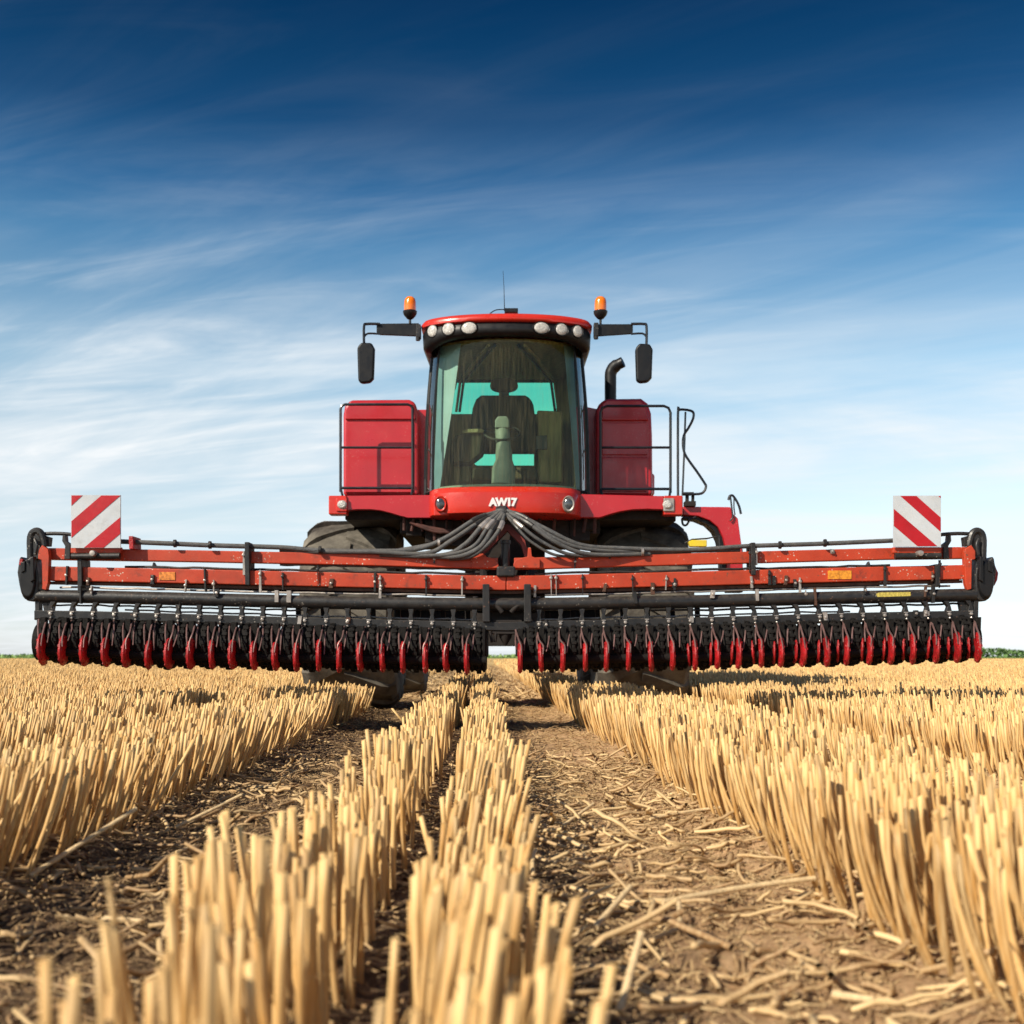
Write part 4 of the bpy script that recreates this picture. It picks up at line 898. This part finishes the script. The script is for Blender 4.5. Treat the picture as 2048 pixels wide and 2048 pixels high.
for x0_, x1_ in ((141, 241), (1787, 1882)):
    mb_ = obj('board_bracket', MB().boxpx(x0_, 1094, x1_, 1106, 7.93, .05), ORANGE, D, bevel=.005)
    obj('bracket_tube', MB().tube([P(x0_ + 3, 1113, 7.93), P(x1_ - 1, 1112, 7.93)], .022, 12), BLACK, mb_)
    obj('board_knob', MB().lathe([(-.03, .006), (-.028, .018), (-.01, .02), (.03, .02)], P(187 if x0_ < 900 else 1839, 1107, 7.9), 'y', 14), STEEL, mb_)
# hoses along the top and the central bundle
hr_ = random.Random(3)
def hose(pts, r, par=D):
    pts = [pts[0]] + [(a + hr_.uniform(-3, 3), b + hr_.uniform(-1.5, 2.5), c_) for a, b, c_ in pts[1:-1]] + [pts[-1]]
    r *= hr_.uniform(.72, 1.1); pp = [P(*p) for p in pts]; h_ = obj('hose', MB().tube(pp, r, 10, 8), HOSE, par, angle=60)
    q1 = catmull(pp, 8)[-10:-5]; obj('hose_fitting', MB().tube(q1, r * 1.28, 10), STEEL if hr_.random() < .4 else BLACK, h_)
    return h_
hose([(240, 1083, 7.99), (330, 1086, 7.99), (430, 1090, 8.0), (560, 1096, 8.0), (640, 1099, 8.0), (740, 1103, 8.0), (830, 1098, 7.98), (890, 1075, 7.97), (950, 1040, 8.0), (996, 1024, 8.1)], .017)
hose([(560, 1100, 8.03), (640, 1102, 8.0), (740, 1105, 7.98), (850, 1106, 7.97), (905, 1082, 7.95), (955, 1045, 8.0), (998, 1022, 8.1)], .016)
hose([(760, 1109, 8.0), (880, 1109, 7.96), (930, 1088, 7.93), (965, 1050, 7.96), (1000, 1024, 8.08)], .016)
hose([(820, 1111, 7.98), (900, 1110, 7.94), (945, 1092, 7.91), (975, 1055, 7.94), (1003, 1026, 8.06)], .015)
hose([(860, 1112, 7.98), (918, 1112, 7.93), (960, 1092, 7.90), (985, 1055, 7.93), (1006, 1028, 8.05)], .016)
hose([(900, 1118, 7.98), (942, 1113, 7.92), (975, 1085, 7.90), (998, 1055, 7.93), (1008, 1030, 8.04)], .014)
hose([(800, 1100, 8.1), (870, 1085, 8.08), (930, 1058, 8.08), (990, 1024, 8.12)], .013)
hose([(1790, 1081, 7.99), (1640, 1086, 7.99), (1500, 1093, 8.0), (1380, 1098, 8.0), (1240, 1098, 7.98), (1160, 1091, 7.96), (1090, 1058, 7.97), (1040, 1030, 8.05), (1012, 1022, 8.1)], .017)
hose([(1480, 1100, 8.02), (1300, 1104, 8.0), (1170, 1099, 7.95), (1100, 1070, 7.94), (1050, 1036, 8.0), (1010, 1020, 8.1)], .017)
hose([(1300, 1108, 8.0), (1180, 1106, 7.94), (1110, 1085, 7.92), (1060, 1048, 7.95), (1020, 1026, 8.06)], .015)
hose([(1220, 1111, 7.98), (1140, 1108, 7.93), (1080, 1082, 7.91), (1042, 1050, 7.93), (1014, 1028, 8.06)], .014)
hose([(1180, 1112, 7.98), (1110, 1110, 7.95), (1062, 1085, 7.93), (1035, 1055, 7.95), (1012, 1030, 8.06)], .013)
for (x_, y_) in ((878, 1085), (1157, 1095), (640, 1100), (1285, 1104), (350, 1087), (1650, 1086), (420, 1090), (1560, 1090)):
    obj('hose_clip', MB().lathe([(-.008, .026), (.008, .026)], P(x_, y_, 7.975), 'x', 14), STEEL if x_ in (878, 1285) else BLACK, D)
obj('hose_clamp', MB().lathe([(-.05, .035), (-.02, .05), (.02, .05), (.04, .03)], P(1006, 1026, 8.12), 'x', 14), BLACK, D)
# centre mast: A-frame plates, cylinder, posts
m = MB().prismpx([(1000, 1048), (1018, 1048), (1050, 1080), (1058, 1118), (1050, 1118), (1042, 1090), (1014, 1062), (978, 1100), (966, 1110), (962, 1106)], 8.08, .05)
obj('mast_frame', m, mat('dark_red_mast', (.16, .02, .015), .5, var=.4), D, bevel=.004)
obj('mast_back_plate', MB().prismpx([(975, 1115), (1010, 1055), (1056, 1115), (1056, 1150), (975, 1150)], 8.2, .05), CHASSIS, D)
cy = obj('hydraulic_cylinder', MB().lathe([(0, .030), (.18, .030), (.182, .036), (.205, .036), (.207, .02)], P(1011, 1142, 8.02), 'z', 18), BLACK, D)
obj('cylinder_base', MB().boxpx(993, 1132, 1031, 1154, 7.93, .12), BLACK, cy, bevel=.015)
for x_ in (973, 1056): obj('centre_post', MB().prismpx([(x_ - 8, 1168), (x_ + 6, 1168), (x_ + 7, 1244), (x_ - 8, 1244)], 7.89, .06), BLACK, D, bevel=.006)
m = MB(); m.boxpx(975, 1182, 1052, 1262, 8.03, .25); m.boxpx(984, 1240, 1044, 1268, 7.93, .2); m.lathe([(-.05, .01), (0, .04), (.05, .05)], P(1011, 1275, 7.98), 'z', 12)
m.tube([P(980, 1208, 7.95), P(995, 1214, 7.94), P(1005, 1225, 7.94)], .016, 8, 3); m.tube([P(1050, 1210, 7.95), P(1035, 1212, 7.94), P(1022, 1225, 7.94)], .016, 8, 3)
m.tube([P(980, 1262, 7.92), P(984, 1285, 7.92)], .010, 8); m.tube([P(992, 1262, 7.94), P(990, 1284, 7.94)], .012, 8)
obj('centre_housing', m, CHASSIS, D, bevel=.006)
# link arms from the header back to the machine
for x_ in (962, 1064): obj('link_arm', MB().tube([P(x_, 1210, 8.3), P(x_, 1150, 10.6)], .06, 10), CHASSIS, D)
obj('link_arm', MB().tube([P(1012, 1110, 8.25), P(1012, 1085, 10.5)], .05, 10), CHASSIS, D)
for x_ in [590, 640, 690, 740, 790, 830, 880, 930, 1090, 1140, 1190, 1240, 1290, 1340, 1390]: obj('rear_strut', MB().prismpx([(x_, 1195), (x_ + 9, 1195), (x_ + 11, 1244), (x_ + 2, 1244)], 8.2, .05), CHASSIS, D, bevel=.003)
yl = obj('yellow_lamp', MB().prismpx([(1377, 1083), (1384, 1080), (1414, 1080), (1414, 1093), (1380, 1093)], 8.03, .05), YELLOW, D, bevel=.004)
obj('lamp_bracket', MB().tube([P(1370, 1086, 8.04), P(1384, 1079, 8.04), P(1414, 1077, 8.04), P(1438, 1072, 8.04), P(1440, 1098, 8.04)], .006, 6), BLACK, yl)

# small fittings, pipes and clamps cluttering the frame
rc = random.Random(5)
for k in range(46):
    x_ = rc.uniform(110, 1910)
    if 960 < x_ < 1066: continue
    w_ = rc.uniform(2.5, 9); row = rc.choice((0, 1, 1, 2, 3))
    if row == 0: y_ = interp([(80, 1107), (700, 1118), (1012, 1127), (1400, 1117), (1948, 1105)], x_); a_, b_, Yf = y_ - 13, y_ + rc.choice((-4, 4, 13)), 7.985
    elif row == 1: y_ = interp([(98, 1147), (700, 1160), (1012, 1166), (1400, 1157), (1930, 1144)], x_); a_, b_, Yf = y_ + rc.choice((-16, -2, 6)), y_ + rc.choice((17, 22, 30)), 7.945
    elif row == 2: y_ = interp(TU, x_); a_, b_, Yf = y_ - 22, y_ + rc.choice((-6, 2, 14)), 7.915
    else: y_ = interp(BA, x_); a_, b_, Yf = y_ - 11, y_ + rc.choice((2, 9, 12)), 7.905
    sk = rc.uniform(-3, 3)
    q_ = obj('clamp', MB().prismpx([(x_ - w_ / 2, a_), (x_ + w_ / 2, a_), (x_ + w_ / 2 + sk, b_), (x_ - w_ / 2 + sk, b_)], Yf, .03), rc.choice((BLACK, BLACK, STEEL, RUSTY)), D, bevel=.002)
    if rc.random() < .6: obj('bolt', MB().lathe([(-.012, .005), (-.010, .009), (.01, .009)], P(x_ + sk / 2, (a_ + b_) / 2, Yf), 'y', 6), STEEL, q_)
def pipe(x0, x1, base, dy, Yf, r, m_):
    pts = []; n_ = 26
    for i in range(n_ + 1):
        x_ = x0 + (x1 - x0) * i / n_; pts.append(P(x_, interp(base, x_) + dy + rc.uniform(-1.2, 1.2), Yf))
    obj('pipe', MB().tube(pts, r, 8, 2), m_, D)
UB = [(80, 1107), (700, 1118), (1012, 1127), (1400, 1117), (1948, 1105)]; LB = [(98, 1147), (700, 1160), (1012, 1166), (1400, 1157), (1930, 1144)]
pipe(120, 930, LB, 27, 8.0, .007, STEEL); pipe(1090, 1900, LB, 26, 8.0, .007, STEEL); pipe(250, 960, LB, -17, 8.02, .008, BLACK); pipe(1070, 1780, LB, -17, 8.02, .008, BLACK)
pipe(100, 620, TU, 17, 7.99, .006, BLACK); pipe(1300, 1930, TU, 17, 7.99, .007, BLACK); pipe(560, 960, UB, 14, 8.05, .008, HOSE); pipe(250, 950, BA, -12, 8.02, .006, STEEL); pipe(1080, 1700, BA, -12, 8.02, .006, STEEL)
obj('bottom_channel', MB().loft([[P(x_, interp(LB, x_) + 16, 7.99), P(x_, interp(LB, x_) + 16, 8.09), P(x_, interp(LB, x_) + 22, 8.09), P(x_, interp(LB, x_) + 22, 7.99)] for x_ in (100, 500, 700, 1012, 1400, 1925)]), RUSTY, D)
